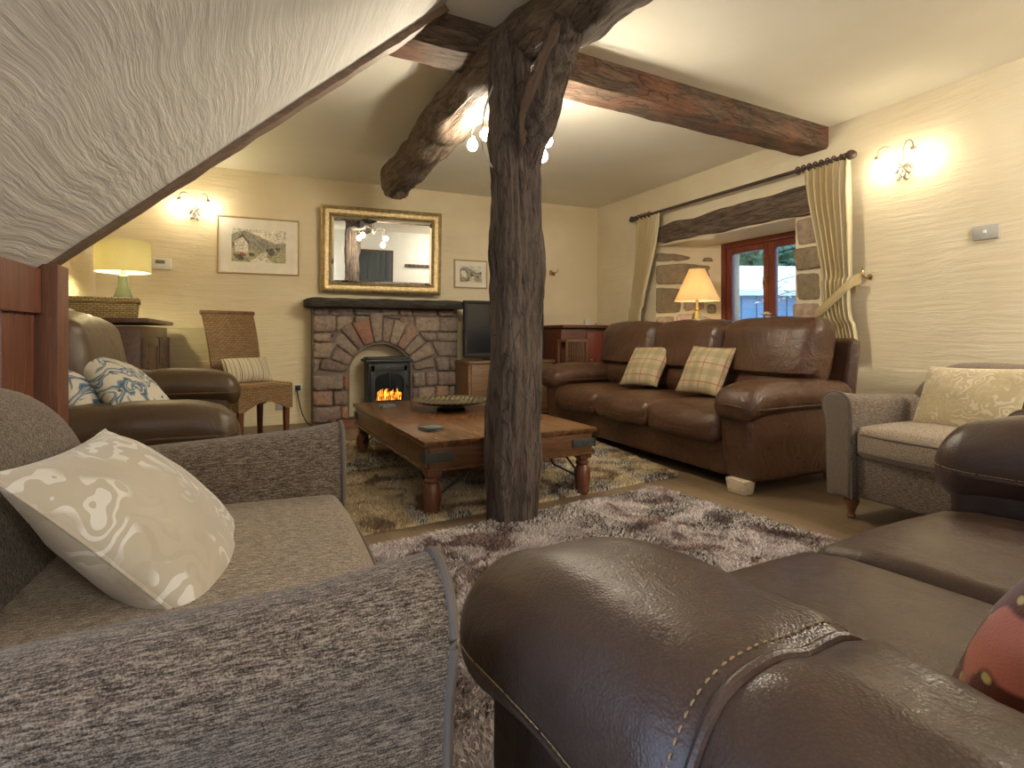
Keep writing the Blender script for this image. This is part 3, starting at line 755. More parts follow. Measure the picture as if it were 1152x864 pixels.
cp = catmull([(1.08, 5.74, .07), (.98, 5.70, .072), (.90, 5.64, .075), (.80, 5.66, .074), (.70, 5.60, .02), (.56, 5.80, .012), (.50, 5.98, .1), (.452, 6.02, .33)], 8)
tag(MB().tube(cp, .006, 8).build('power_cable', 'black_plastic'), 'black cable running from the stove along the hearth to the wall socket', 'cable')

# mirror, tilted 3 degrees
mi = thing('mirror', 'large gilt framed mirror hung above the fireplace mantel', 'mirror', (1.29, 5.975, 1.315))
mi.rotation_euler = (R(3.0), 0, R(-3.0))
def frame(mb, w, h, prof):
    """rectangular frame in XZ, lower-left-centred at (0,0)..; prof = [(inset, y)]"""
    rg = []
    for (ins, y) in prof:
        rg.append([Vector((-w / 2 + ins, y, ins)), Vector((w / 2 - ins, y, ins)), Vector((w / 2 - ins, y, h - ins)), Vector((-w / 2 + ins, y, h - ins))])
    mb.rings(rg, True, False, loop=True); return mb
W_, H_ = 1.235, .875
frame(MB(), W_, H_, [(0, 0), (0, -.03), (.012, -.045), (.025, -.05), (.035, -.042), (.05, -.038), (.075, -.03), (.085, -.034), (.095, -.028), (.105, -.014), (.105, 0)]).build('frame', 'gilt', mi, ang=25)
MB().box((0, -.008, H_ / 2), (W_ - .19, .010, H_ - .19)).build('mirror_glass', 'mirror_glass', mi, smooth=False)
be = MB(); w2, h2 = W_ - .208, H_ - .208
rg = [[Vector((sx * (w2 / 2 - i), y, H_ / 2 + sz * (h2 / 2 - i))) for sx, sz in ((-1, -1), (1, -1), (1, 1), (-1, 1))] for i, y in ((0, -.0135), (.022, -.0165), (.022, -.0135))]
be.rings(rg, True, False); be.build('bevelled_edge', 'mirror_glass', mi, smooth=False)

def picture(x0, x1, z0, z1, label, seed, mat='pale_frame', y=6.045, inset=.17):
    w, h = x1 - x0, z1 - z0
    p = thing('framed_picture', label, 'picture', ((x0 + x1) / 2, y, z0))
    frame(MB(), w, h, [(0, 0), (0, -.018), (.008, -.022), (.014, -.018), (.016, 0)]).build('frame', mat, p, ang=25)
    MB().box((0, -.006, h / 2), (w - .024, .008, h - .024)).build('mount', 'mount_card', p, smooth=False)
    pw, ph = w * (1 - 2 * inset), h * (1 - 2 * inset * 1.25); cx, cz0 = 0, h / 2
    b = MB(); rnd = random.Random(seed)
    def P(u, v, lay): return (cx + (u - .5) * pw, -.0105 - lay * .0002, cz0 + (v - .5) * ph)
    def poly(pts, mi_, lay):
        b.mi = mi_; f = b.bm.faces.new([b.bm.verts.new(P(u, v, lay)) for u, v in pts]); f.material_index = mi_
    poly([(0, 0), (1, 0), (1, 1), (0, 1)], 0, 0)
    poly([(0, .3), (1, .3), (1, .62), (.8, .6), (.6, .72), (.42, .84), (.25, .95), (.1, .9), (0, .8)], 1, 1)
    poly([(0, 0), (1, 0), (1, .45), (.7, .42), (.4, .36), (0, .4)], 2, 2)
    poly([(.3, 0), (.75, 0), (.62, .2), (.7, .38), (.62, .42), (.55, .3), (.45, .15)], 4, 3)
    poly([(.06, .3), (.30, .27), (.30, .58), (.20, .80), (.06, .64)], 4, 3)
    poly([(.04, .62), (.20, .84), (.34, .56), (.30, .55), (.2, .76)], 3, 4)
    for k in range(9):
        u, v, r_ = rnd.uniform(.42, .95), rnd.uniform(.3, .6), rnd.uniform(.04, .09)
        poly([(min(.99, max(.01, u + r_ * math.cos(a) * rnd.uniform(.7, 1.2))), v + r_ * 1.4 * math.sin(a) * rnd.uniform(.7, 1.2)) for a in [i * PI / 5 for i in range(10)]], 3 if k % 2 else 1, 5 + k)
    for k in range(7):
        u, v, r_ = rnd.uniform(.05, .4), rnd.uniform(.05, .25), rnd.uniform(.03, .07)
        poly([(u + r_ * math.cos(a), v + r_ * math.sin(a)) for a in [i * PI / 4 for i in range(8)]], 5 if k % 2 else 3, 15 + k)
    b.build('watercolour', ['art_sky', 'art_hill', 'art_field', 'art_dark', 'art_pale', 'art_red'], p, smooth=False, recalc=False)
    return p
def m_art(nm, c, r=.9, bump=0):
    t = NT(nm); k = t.ramp(t.noise(t.coord(), 45, 6, .7, 1.5), [(.38, 0), (.6, 1)]); t.bsdf(t.mix(k, tuple(x * .55 for x in c), tuple(min(1, x * 1.5 + .05) for x in c)), .9, 0, None, .2); M[nm] = t.m
for nm, c in (('art_sky', (.60, .56, .46)), ('art_hill', (.28, .26, .20)), ('art_field', (.36, .33, .20)), ('art_dark', (.12, .11, .08)), ('art_pale', (.62, .56, .47)), ('art_red', (.30, .12, .09))): m_art(nm, c, .9, bump=.1)
picture(-.255, .474, 1.47, 2.02, 'wide framed watercolour of a cottage and hills left of the mirror', 3)
picture(2.10, 2.50, 1.41, 1.73, 'small pale framed watercolour partly hidden behind the post', 9)

# thermostat, sockets, wall bits on the far wall
th_ = thing('thermostat', 'small white thermostat on the wall beside the drum lamp', 'thermostat', (-.70, 6.03, 1.53))
b = MB(); b.box((0, 0, 0), (.155, .035, .10), bevel=.008); b.build('casing', 'white_plastic', th_)
MB().box((-.01, -.019, .018), (.075, .004, .032), bevel=.001).build('display', 'screen_grey', th_)
sk = thing('wall_socket', 'white wall socket with black plug right of the wicker chair', 'socket', (.43, 6.035, .35))
MB().box((0, 0, 0), (.148, .018, .088), bevel=.004).build('faceplate', 'white_plastic', sk)
b = MB(); b.box((.03, -.03, .01), (.05, .045, .05), bevel=.008); b.build('plug', 'black_plastic', sk)['label'] = 'black plug'
MB().box((-.045, -.012, .025), (.015, .01, .02), bevel=.003).build('switch', 'white_plastic', sk)
bp = thing('blanking_plate', 'small plain square wall plate low under the socket', 'wall plate', (.30, 6.04, .19))
MB().box((0, 0, 0), (.088, .012, .088), bevel=.004).build('plate', 'grey_plastic', bp)
for dx in (-.025, .025): MB().lathe([(.003, -.004), (.003, .0), (.001, .002)], (dx, -.008, 0), 8, 'Y').build('screw', 'chrome', bp)
hk = thing('wall_bracket', 'tiny brass bracket on the bare wall right of the post', 'bracket', (3.35, 6.03, 1.63))
b = MB(); b.box((-.02, 0, 0), (.03, .03, .06), bevel=.005); b.box((.02, -.005, -.01), (.025, .04, .04), bevel=.005); b.tube(catmull([(.02, -.02, 0), (.05, -.03, .01), (.06, -.03, .04)], 5), .005, 8); b.build('plate', 'brass', hk)
# light switch on window wall
sw = thing('light_switch', 'metal light switch plate on the wall right of the wall lamp', 'switch', (4.0, 1.883, 1.505))
MB().box((0, 0, 0), (.014, .135, .086), bevel=.004).build('faceplate', 'grey_plastic', sw)
MB().box((-.012, 0, 0), (.012, .014, .022), rot=(0, .3, 0), bevel=.002).build('rocker', 'white_plastic', sw)
for dy in (-.05, .05): MB().lathe([(.003, -.002), (.003, .003)], (-.008, dy, 0), 8, 'X').build('screw', 'grey_plastic', sw)

# ------------------------------------------------------------------ wall sconces
def sconce(name, loc, rotz, label, group=None):
    t = thing(name, label, 'wall lamp', loc, rotz, group)       # local: wall at y=0, room towards -y
    b = MB()
    heart = []
    for i in range(32):
        a = 2 * PI * i / 32; x = .055 * math.sin(a) ** 3 * 1.05; zz = (.05 * math.cos(a) - .021 * math.cos(2 * a) - .008 * math.cos(3 * a))
        heart.append((x, zz - .03))
    b.prism(heart, 'Y', -.02, .0, .004); b.build('backplate', 'antique_silver', t)
    b = MB()
    for k, (px, pz, an) in enumerate([(-.03, -.02, .6), (.028, -.035, -.6), (0, -.055, 0), (-.018, -.075, .35), (.02, -.08, -.35)]):
        rr = MB().pad(.016, .034, .006, 2, .6, .8, 8); rr.xf(Matrix.Translation((px, -.03, pz)) @ Matrix.Rotation(an, 4, 'Y') @ Matrix.Rotation(R(90), 4, 'X'))
        me = bpy.data.meshes.new('x'); rr.bm.to_mesh(me); rr.bm.free(); b.bm.from_mesh(me); bpy.data.meshes.remove(me)
    b.tube(catmull([(-.03, -.035, .03), (0, -.04, -.02), (.02, -.04, -.06), (.005, -.04, -.10)], 6), .004, 8)
    b.tube(catmull([(.03, -.035, .03), (0, -.043, -.02), (-.02, -.04, -.06), (-.01, -.04, -.09)], 6), .004, 8)
    b.build('leaf_ornament', 'antique_silver', t)
    for sx in (-1, 1):
        ar = MB().tube(catmull([(0, -.02, -.01), (sx * .015, -.05, .05), (sx * .035, -.075, .10), (sx * .07, -.10, .128), (sx * .105, -.11, .115), (sx * .115, -.11, .075)], 8), .0045, 8).build('arm', 'antique_silver', t)
        MB().lathe([(.006, .078), (.016, .075), (.018, .06), (.014, .05)], (sx * .115, -.11, 0), 14).build('cup', 'antique_silver', ar)
        MB().lathe([(.005, .052), (.015, .045), (.027, .020), (.029, 0), (.022, -.024), (.008, -.036), (.001, -.038)], (sx * .115, -.11, 0), 16).build('bulb', 'bulb_wall', t)['label'] = 'glowing white bulb'
    return t
s1 = sconce('wall_sconce', (-.438, 6.045, 2.055), 0, 'two-bulb wall lamp with looping arms above the drum lamp and thermostat')
dup(s1, (4.005, 2.345, 2.03), R(-90), 'two-bulb wall lamp with looping arms right of the curtain')

# pendant behind the post
pd = thing('pendant_light', 'four-bulb ceiling light glowing behind the top of the post', 'ceiling light', (1.45, 3.10, 0))
b = MB(); b.lathe([(.055, H), (.055, H - .015), (.03, H - .035), (.008, H - .04), (.007, 2.20), (.02, 2.19), (.03, 2.16), (.018, 2.12), (.004, 2.10)], (0, 0, 0), 20); b.build('stem', 'antique_silver', pd)
for (dx, dy, zz) in [(-.165, .03, 2.085), (-.22, .10, 2.035), (.19, -.085, 2.06), (.15, -.10, 1.96)]:
    ar = MB().tube(catmull([(0, 0, 2.15), (dx * .3, dy * .3, 2.20), (dx * .75, dy * .75, 2.20), (dx, dy, zz + .085), (dx, dy, zz + .03)], 7), .005, 8).build('arm', 'antique_silver', pd)
    MB().lathe([(.008, .05), (.017, .045), (.018, .03)], (dx, dy, zz), 12).build('cup', 'antique_silver', ar)
    MB().lathe([(.010, .035), (.02, .026), (.031, .005), (.031, -.012), (.020, -.032), (.001, -.04)], (dx, dy, zz), 16).build('bulb', 'bulb_pendant', pd)['label'] = 'glowing white bulb'
tag(MB().tube(catmull([(1.075, 2.50, 2.10), (1.035, 2.51, 1.99), (1.018, 2.52, 1.87), (1.024, 2.52, 1.77), (1.065, 2.50, 1.69)], 8), .004, 8).build('light_cable', 'white_plastic'), 'thin white cable looping down the left side of the post', 'cable')

# ------------------------------------------------------------------ window recess, stones, lintel
A2 = Vector((XR, 4.92, 0)); B2 = Vector((4.62, 4.34, 0)); sd_ = (B2 - A2).normalized(); sn = Vector((sd_.y, -sd_.x, 0))
if sn.dot(Vector((-1, -1, 0))) < 0: sn = -sn
def TJ(u, v, w): p = A2 + sd_ * u + sn * w; return Vector((p.x, p.y, v))
jp = [[(.0, .88), (.19, .88), (.20, 1.09), (.0, 1.08)], [(.215, .88), (.60, .88), (.60, 1.05), (.40, 1.12), (.215, 1.10)],
      [(.0, 1.11), (.26, 1.12), (.27, 1.38), (.0, 1.40)], [(.285, 1.13), (.50, 1.145), (.50, 1.38), (.285, 1.39)], [(.52, 1.10), (.62, 1.10), (.62, 1.21), (.52, 1.21)], [(.52, 1.24), (.62, 1.24), (.62, 1.37), (.52, 1.37)],
      [(.0, 1.43), (.60, 1.41), (.62, 1.52), (.58, 1.61), (.30, 1.65), (.0, 1.63)],
      [(.0, 1.67), (.28, 1.67), (.38, 1.70), (.24, 1.75), (.0, 1.77)], [(.46, 1.65), (.60, 1.65), (.58, 1.70), (.48, 1.70)]]
b = MB(); stones(b, jp, TJ, .006, .03, 11, [.6, 1, .2, .65, .35, .15, .1, .25, .3])
o = b.build('trim_2', 'jamb_stone', ang=50); o['kind'] = 'structure'; o['label'] = 'large stones set in cream mortar in the left side of the window recess'
b = MB(); stones(b, [[(2.97, .95), (3.19, .95), (3.21, 1.14), (2.98, 1.14)], [(2.97, 1.16), (3.17, 1.16), (3.18, 1.38), (2.98, 1.37)], [(2.94, 1.40), (3.18, 1.40), (3.20, 1.58), (2.96, 1.58)], [(2.96, 1.60), (3.17, 1.60), (3.18, 1.81), (2.96, 1.81)]], lambda u, v, w: Vector((XR - w, u, v)), .004, .035, 12, [.6, .2, .25, .65])
o = b.build('trim_3', 'jamb_stone', ang=50); o['kind'] = 'structure'; o['label'] = 'corner stones at the right edge of the window recess'
b = MB(); b.prism([(3.86, 3.0), (4.5, 3.1), (4.5, 4.47), (4.02, 4.9), (3.86, 4.9)], 'Z', .84, .88, .006)
o = b.build('trim_4', 'cream_lining'); o['kind'] = 'structure'; o['label'] = 'window sill behind the sofa'
# lintel
b = MB(); rg = []
for i in range(61):
    t = i / 60; y = lerp(4.86, 2.80, t); e = 1 - max(0, (abs(t - .5) - .46) / .04) * .35; row = []
    top = lerp(2.035, 2.075, t); bot = lerp(1.855, 1.835, t)
    for (dx, f) in [(0, 0), (-.05, .02), (-.065, .2), (-.07, .5), (-.062, .8), (-.045, .97), (0, 1), (.03, 1), (.03, 0)]:
        zz = lerp(bot, top, .5 + (f - .5) * e); q = Vector((XR + dx, y, zz))
        if dx < .1: q += Vector((.018 * noise.noise(q * 4), 0, .020 * noise.noise(Vector((y * 3.4, 8, f)))))
        row.append(q)
    rg.append(row)
b.rings(rg); tag(b.build('wooden_lintel', 'old_timber_y', ang=50), 'dark weathered timber lintel over the window', 'lintel')

def window(name, Y0, Y1, Z0, Z1, X, label, hw=True):
    w = thing(name, label, None, (X, (Y0 + Y1) / 2, Z0), kind='structure'); Wd = Y1 - Y0; Hd = Z1 - Z0
    b = MB(); f = .06
    for (cy, cz_, dy, dz) in [(-Wd / 2 + f / 2, Hd / 2, f, Hd), (Wd / 2 - f / 2, Hd / 2, f, Hd), (0, Hd - f / 2, Wd - 2 * f, f), (0, f / 2, Wd - 2 * f, f)]: b.box((0, cy, cz_), (.10, dy, dz), bevel=.006)
    b.build('window_frame', 'window_wood', w)
    for sg in (-1, 1):
        cw = (Wd - 2 * f) / 2 - .002; c0 = sg * (cw / 2 + .001); g = .062; b = MB(); ch = Hd - 2 * f - .004; mz = Hd / 2
        for (cy, cz_, dy, dz) in [(-cw / 2 + g / 2, 0, g, ch), (cw / 2 - g / 2, 0, g, ch), (0, ch / 2 - g / 2, cw - 2 * g, g), (0, -ch / 2 + g / 2, cw - 2 * g, g)]: b.box((-.01, c0 + cy, mz + cz_), (.055, dy, dz), bevel=.007)
        ca = b.build('sash', 'window_wood', w)
        MB().box((-.01, c0, mz), (.006, cw - 2 * g + .01, ch - 2 * g + .01)).build('pane', 'window_glass', ca, smooth=False)
    if hw:
        b = MB(); b.box((-.045, .02, Hd * .56), (.012, .02, .075), bevel=.003); b.tube(catmull([(-.05, .02, Hd * .56 + .02), (-.075, .02, Hd * .56 + .01), (-.08, .03, Hd * .56 - .05), (-.078, .02, Hd * .56 - .10)], 6), .007, 8)
        b.build('handle', 'brass', w)
    return w
window('window_1', 3.285, 4.465, .885, 1.835, 4.54, 'dark red wooden casement window in the recess')
window('fill_window', -1.15, .25, .89, 2.05, 4.4, 'unseen window added behind the camera for fill daylight', False)  # unseen window, added to let fill daylight into the room

# curtain pole + curtains
PX, PZ = 3.90, 2.17
cp_ = thing('curtain_pole', 'dark wooden curtain pole with carved ends above the window', 'curtain pole', (PX, 3.91, PZ))
MB().tube([(0, -1.18, 0), (0, 1.20, 0)], .015, 16).build('pole', 'pole_wood', cp_)
for yy, sg in ((-1.18, -1), (1.20, 1)):
    prof = [(.012, -.02), (.020, .0), (.026, .01), (.020, .022), (.024, .035), (.030, .05), (.022, .065), (.030, .08), (.034, .10), (.028, .125), (.014, .145), (.002, .15)]
    b = MB()
    rg = [[Vector((r * math.cos(2 * PI * j / 14) * (1 + .12 * math.sin(3 * 2 * PI * j / 14 + i)), yy + sg * zz * .8, r * math.sin(2 * PI * j / 14) * (1 + .12 * math.sin(3 * 2 * PI * j / 14 + i)))) for j in range(14)] for i, (r, zz) in enumerate(prof)]
    b.rings(rg); b.build('finial', 'pole_wood', cp_)
ringys = [-1.13, -1.08, -1.03, -.98, -.93, -.88, -.83] + [1.16, 1.10, 1.04, .98]
for y in ringys:
    MB().tube([(.026 * math.cos(a), y, .026 * math.sin(a)) for a in [2 * PI * i / 16 for i in range(16)]], .006, 8, up=(0, 1, 0), loop=True).build('ring', 'pole_wood', cp_)
for y in (-1.0, 1.0):
    b = MB(); b.tube([(.11, y, 0), (.0, y, -.0)], .009, 8); b.lathe([(.03, 0), (.03, .01)], (.095, y, 0), 14, 'X'); b.build('bracket', 'pole_wood', cp_)
def curtain(label, top, tie, bot, ztop, ztie, zbot, nf, tiepath, seed, group=None):
    t = thing('curtain', label, 'curtain', (PX, (bot[0] + bot[1]) / 2, zbot), group=group)
    oy = (bot[0] + bot[1]) / 2
    b = MB(); uvs = {}
    nu, nv = nf * 12, 60
    def f(u, v):
        z = lerp(ztop, zbot, v); k = (ztop - z) / (ztop - ztie)
        if k < 1: s_ = k * k * (3 - 2 * k) * .9 + .1 * k; y0, y1 = lerp(top[0], tie[0], s_), lerp(top[1], tie[1], s_)
        else:
            k2 = (ztie - z) / (ztie - zbot); s_ = min(1, k2 * 1.3); s_ = s_ * s_ * (3 - 2 * s_); y0, y1 = lerp(tie[0], bot[0], s_), lerp(tie[1], bot[1], s_)
        wob = .15 * math.sin(v * 5 + seed)
        am = .030 * (.65 + .35 * min(1, v * 6)) * (1 + .3 * noise.noise(Vector((u * 4, v * 2, seed))))
        ph = u * nf * 2 * PI + wob + .7 * noise.noise(Vector((u * 3, v * 1.5, seed + 3)))
        x = am * math.sin(ph) + (-.02 if abs(k - 1) < .15 else 0)
        if v < .035: x *= .75
        y = lerp(y0, y1, u + .012 * math.sin(ph * 2))
        return Vector((x, y - oy, z - zbot))
    b.grid(nu, nv, f)
    uvl = b.bm.loops.layers.uv.new('UVMap'); b.bm.verts.index_update(); b.bm.verts.ensure_lookup_table()
    for fc in b.bm.faces:
        for lp_ in fc.loops:
            idx = lp_.vert.index; lp_[uvl].uv = ((idx // (nv + 1)) / nu * nf * .11, (idx % (nv + 1)) / nv)
    o = b.build('drape', 'curtain_stripe', t, ang=180); md = o.modifiers.new('sol', 'SOLIDIFY'); md.thickness = .004
    if tiepath:
        P = catmull(tiepath, 8); b = MB(); rg = []
        for i, p in enumerate(P):
            w = .038 * (1 - .25 * math.sin(PI * i / (len(P) - 1)) * 0); q = Vector(p) - Vector((PX, oy, zbot)); rg.append([q + Vector((.004, 0, w)), q + Vector((-.006, 0, w * .5)), q + Vector((-.008, 0, -w * .5)), q + Vector((.004, 0, -w)), q + Vector((.01, 0, 0))])
        b.rings(rg); b.build('tieback', 'curtain_stripe', t)
    return t
curtain('cream striped curtain at the right of the window, held by a tieback', (3.03, 2.66), (2.86, 2.64), (2.78, 2.60), 2.165, 1.13, .73, 7,
        [(3.93, 2.60, 1.29), (3.86, 2.62, 1.26), (3.835, 2.68, 1.20), (3.83, 2.76, 1.13), (3.835, 2.84, 1.07), (3.86, 2.90, 1.04), (3.93, 2.90, 1.06), (3.97, 2.80, 1.12), (3.975, 2.66, 1.22)], 1)
curtain('cream striped curtain at the left of the window, beside the bare corner', (5.10, 4.72), (5.22, 5.02), (5.24, 4.96), 2.165, 1.0, .55, 6, None, 5)
hk = MB(); hk.tube(catmull([(4.01, 2.585, 1.30), (3.96, 2.58, 1.29), (3.93, 2.585, 1.31), (3.93, 2.585, 1.345)], 6), .006, 8); hk.lathe([(.02, 0), (.018, .006), (.006, .01)], (4.003, 2.585, 1.30), 12, 'X'); hk.lathe([(.001, -.012), (.011, 0), (.001, .012)], (3.93, 2.585, 1.355), 10)
tag(hk.build('tieback_hook', 'brass'), 'small brass hook holding the right curtain tieback', 'hook')

# ------------------------------------------------------------------ furniture
def leather_sofa(name, label, cat, loc, rotz, W, D, seats, mat, padw=.27, armz=(.62, .62), seatz=.45, backz=.97, near=False, seed=0, darkm='dark_leather'):
    t = thing(name, label, cat, loc, rotz); f = -D / 2; inner = W - 2 * padw + .04; hi = 2 if near else 1
    # base
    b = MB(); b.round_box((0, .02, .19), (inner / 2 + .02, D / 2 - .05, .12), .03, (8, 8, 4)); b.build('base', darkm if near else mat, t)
    for i, sx in enumerate((-1, 1)):
        az = armz[i]
        # side panel (arm body)
        b = MB()
        def wp(p, sx=sx): 
            k = max(0, (-p.y - D * .25) / (D * .25)); return Vector((p.x + (-sx) * .02 * k, p.y - .0 + .03 * k * (p.z < 0) * abs(p.z) * 4, p.z))
        az2 = az if not near else az - .07
        b.round_box((sx * (W / 2 - padw * .47), .01, (az2 - .08) / 2 + .05), (padw * .42, D / 2 - (.045 if not near else .04), (az2 - .08) / 2 - .02), .032, (8, 14, 10), (.008, .012, 0), .003, 6, seed + i, warp=wp)
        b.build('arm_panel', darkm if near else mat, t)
        # arm pad
        b = MB(); hl = D / 2 - .03 if not near else D / 2 - .02
        th = .080 if not near else .095
        def wa(p, hl=hl, near=near, sx=sx):
            s_ = p.y / hl   # -1 front
            fr = max(0, (-s_ - .45) / .55)
            q = p.copy(); q.z *= 1 + .12 * math.sin((1 - s_) * 1.2); q.z -= .05 * fr * fr; q.x *= 1 + .05 * fr
            q.z -= .012 * math.exp(-((s_ - .12) / .05) ** 2) * (1 if p.z > 0 else 0) * (0 if near else 1)
            if near:
                g = math.exp(-((p.y - SEAM) / .012) ** 2); r_ = math.hypot(q.x, q.z); q.x -= q.x / (r_ + 1e-6) * .012 * g; q.z -= q.z / (r_ + 1e-6) * .012 * g
                if p.y > SEAM and p.z > 0: q.z += .012 * noise.noise(Vector((p.x * 9, p.y * 14, 3))) + .006 * noise.noise(Vector((p.x * 24, p.y * 30, 5)))
                elif p.z > 0: q.z += .007 * noise.noise(Vector((p.x * 8, p.y * 9, 1)))
            return q
        SEAM = -.03
        b.round_box((0, 0, 0), (padw / 2 + .012, hl, th), th * .93, (18 * hi, 30 * hi, 12 * hi), (.006, 0, .012), .006 if not near else .003, 7, seed + i * 3, warp=wa)
        ap = b.build('arm_pad', mat, t, loc=(sx * (W / 2 - padw / 2 + .005), -.035 if not near else -.02, az - th - (.012 if not near else .02)))
        if True:
            me = ap.data; bv = BVHTree.FromPolygons([v.co for v in me.vertices], [p.vertices for p in me.polygons])
            def hit(o, d):
                h = bv.ray_cast(Vector(o), Vector(d).normalized()); return h[0], h[1]
            def path_tube(pts, r, off=0.0):
                return [p + n * off for p, n in pts if p is not None]
            # lower edge seam along the outer side and round the front
            ed = []
            for k in range(41):
                a = lerp(0, PI, k / 40)
                o_ = (0, -hl * .55 if a < 0 else 0, 0)
            out_side = []
            for k in range(22): y = lerp(hl * .8, -hl * .80, k / 21); out_side.append(hit((0, y, 0), (sx, 0, -.30)))
            for k in range(1, 12): a = PI * k / 12; out_side.append(hit((0, -hl * .80, -.01), (sx * math.cos(a), -math.sin(a), -.22)))
            for k in range(22): y = lerp(-hl * .80, hl * .8, k / 21); out_side.append(hit((0, y, 0), (-sx, 0, -.30)))
            P = [p + n * .0015 for p, n in out_side if p is not None]
            P = [P[i] if i in (0, len(P) - 1) else (P[i - 1] + P[i] * 2 + P[i + 1]) / 4 for i in range(len(P))]
            MB().tube(P, .0042 if near else .006, 8).build('piping', mat, ap)
            if near:
                ring = []
                for k in range(33): a = R(lerp(-30, 210, k / 32)); ring.append(hit((0, SEAM, 0), (math.cos(a), 0, math.sin(a))))
                Pr = [p + n * .002 for p, n in ring if p is not None]
                MB().tube(Pr, .0055, 8).build('piping', mat, ap)
                for nm, src, dy in (('stitching', ring, -.016), ('stitching', out_side, None)):
                    if dy is not None:
                        src = []
                        for k in range(61): a = R(lerp(-30, 210, k / 60)); src.append(hit((0, SEAM + dy, 0), (math.cos(a), 0, math.sin(a))))
                        Q = [p + n * .0012 for p, n in src if p is not None]
                    else: Q = [p + n * .004 + Vector((0, 0, .009)) for p, n in src if p is not None]
                    Q = densify(Q, 400); L = sum((Q[i + 1] - Q[i]).length for i in range(400)); cnt = int(L / .011); b = MB()
                    for k in range(cnt):
                        i0 = int(400 * k / cnt); i1 = min(400, i0 + max(2, int(400 / cnt * .62)))
                        a_, c_ = Q[i0], Q[i1]
                        if (a_ - c_).length < .02: b.tube([a_, a_.lerp(c_, .5) + (a_.normalized() * .0006), c_], [.0007, .0013, .0007], 6)
                    b.build(nm, 'thread', ap)['label'] = 'tan stitching'
    # seats
    sw_ = inner / seats
    for i in range(seats):
        x = -inner / 2 + sw_ * (i + .5); b = MB()
        def ws(p):
            q = p.copy(); fr = max(0, (-p.y / (D * .38) - .6) / .4)
            q.z -= .03 * fr * fr
            return q
        b.round_box((0, 0, 0), (sw_ / 2 - .001, D * .38, .085), .05, (20, 20, 8), (.0, .035, .022), .0035 if near else .006, 5, seed + i * 7, warp=ws)
        sc_ = b.build('seat_cushion', mat, t, loc=(x, f + D * .38 + .015, seatz - .10))
        zz = .0; P = []
        for k in range(25): P.append(Vector((lerp(-sw_ / 2 + .03, sw_ / 2 - .03, k / 24), -D * .38 - .034 * (1 - (2 * k / 24 - 1) ** 2) + .001, -.045)))
        MB().tube(P, .004, 6).build('piping', mat, sc_)
    # backs
    bw = (W - .15) / seats if seats > 1 else inner
    for i in range(seats):
        x = -bw * seats / 2 + bw * (i + .5); b = MB(); hh = (backz - seatz + .03) / 2
        def wb(p, hh=hh):
            q = p.copy(); zc = p.z + hh
            cr = math.exp(-((zc - .19) / .022) ** 2); q.y -= (0 if p.y > 0 else -.030 * cr)
            if p.z > -hh + .2 and p.y < 0: q.y -= .025
            q.y += .23 * (p.z + hh) * .8 ; return q
        b.round_box((0, 0, 0), (bw / 2 + .002, .105, hh), .085, (18, 8, 26), (0, .045, .02), .011, 7, seed + 20 + i, warp=wb)
        b.build('back_cushion', mat, t, loc=(x, D / 2 - (.27 if not near else .20), seatz - .03 + hh))
    b = MB()
    def wf(p): q = p.copy(); q.y += .14 * (p.z + .4) - .03; return q
    b.round_box((0, D / 2 - .07, .47), (W / 2 - .02, .045, .40), .045, (14, 4, 12), (0, .01, 0), 0, 1, 0, warp=wf)
    b.build('back_frame', mat, t)
    for sx in (-1, 1):
        for sy in (-1, 1):
            MB().box((sx * (W / 2 - .12), sy * (D / 2 - .075), .04), (.14, .09, .08), bevel=.006, taper=.82).build('foot', 'pale_foot' if not near else 'pole_wood', t)
    return t
sofa3 = leather_sofa('leather_sofa', 'three-seat brown leather sofa in front of the window', 'sofa', (2.925, 3.455, 0), R(-90), 2.42, .95, 3, 'brown_leather', .27, (.62, .62), .46, .99, seed=3)
arml = leather_sofa('leather_armchair', 'wide brown leather armchair with two blue patterned cushions', 'armchair', (-.50, 3.40, 0), R(90), 1.34, .92, 1, 'lamp_tinted_leather', .26, (.60, .68), .47, .98, seed=13)
near = leather_sofa('leather_sofa', 'near brown leather two-seat sofa with stitched arm and pink cushion', 'sofa', (1.145, .36, 0), R(184), 1.64, 1.05, 2, 'near_leather', .27, (.70, .615), .47, .93, near=True, seed=31)

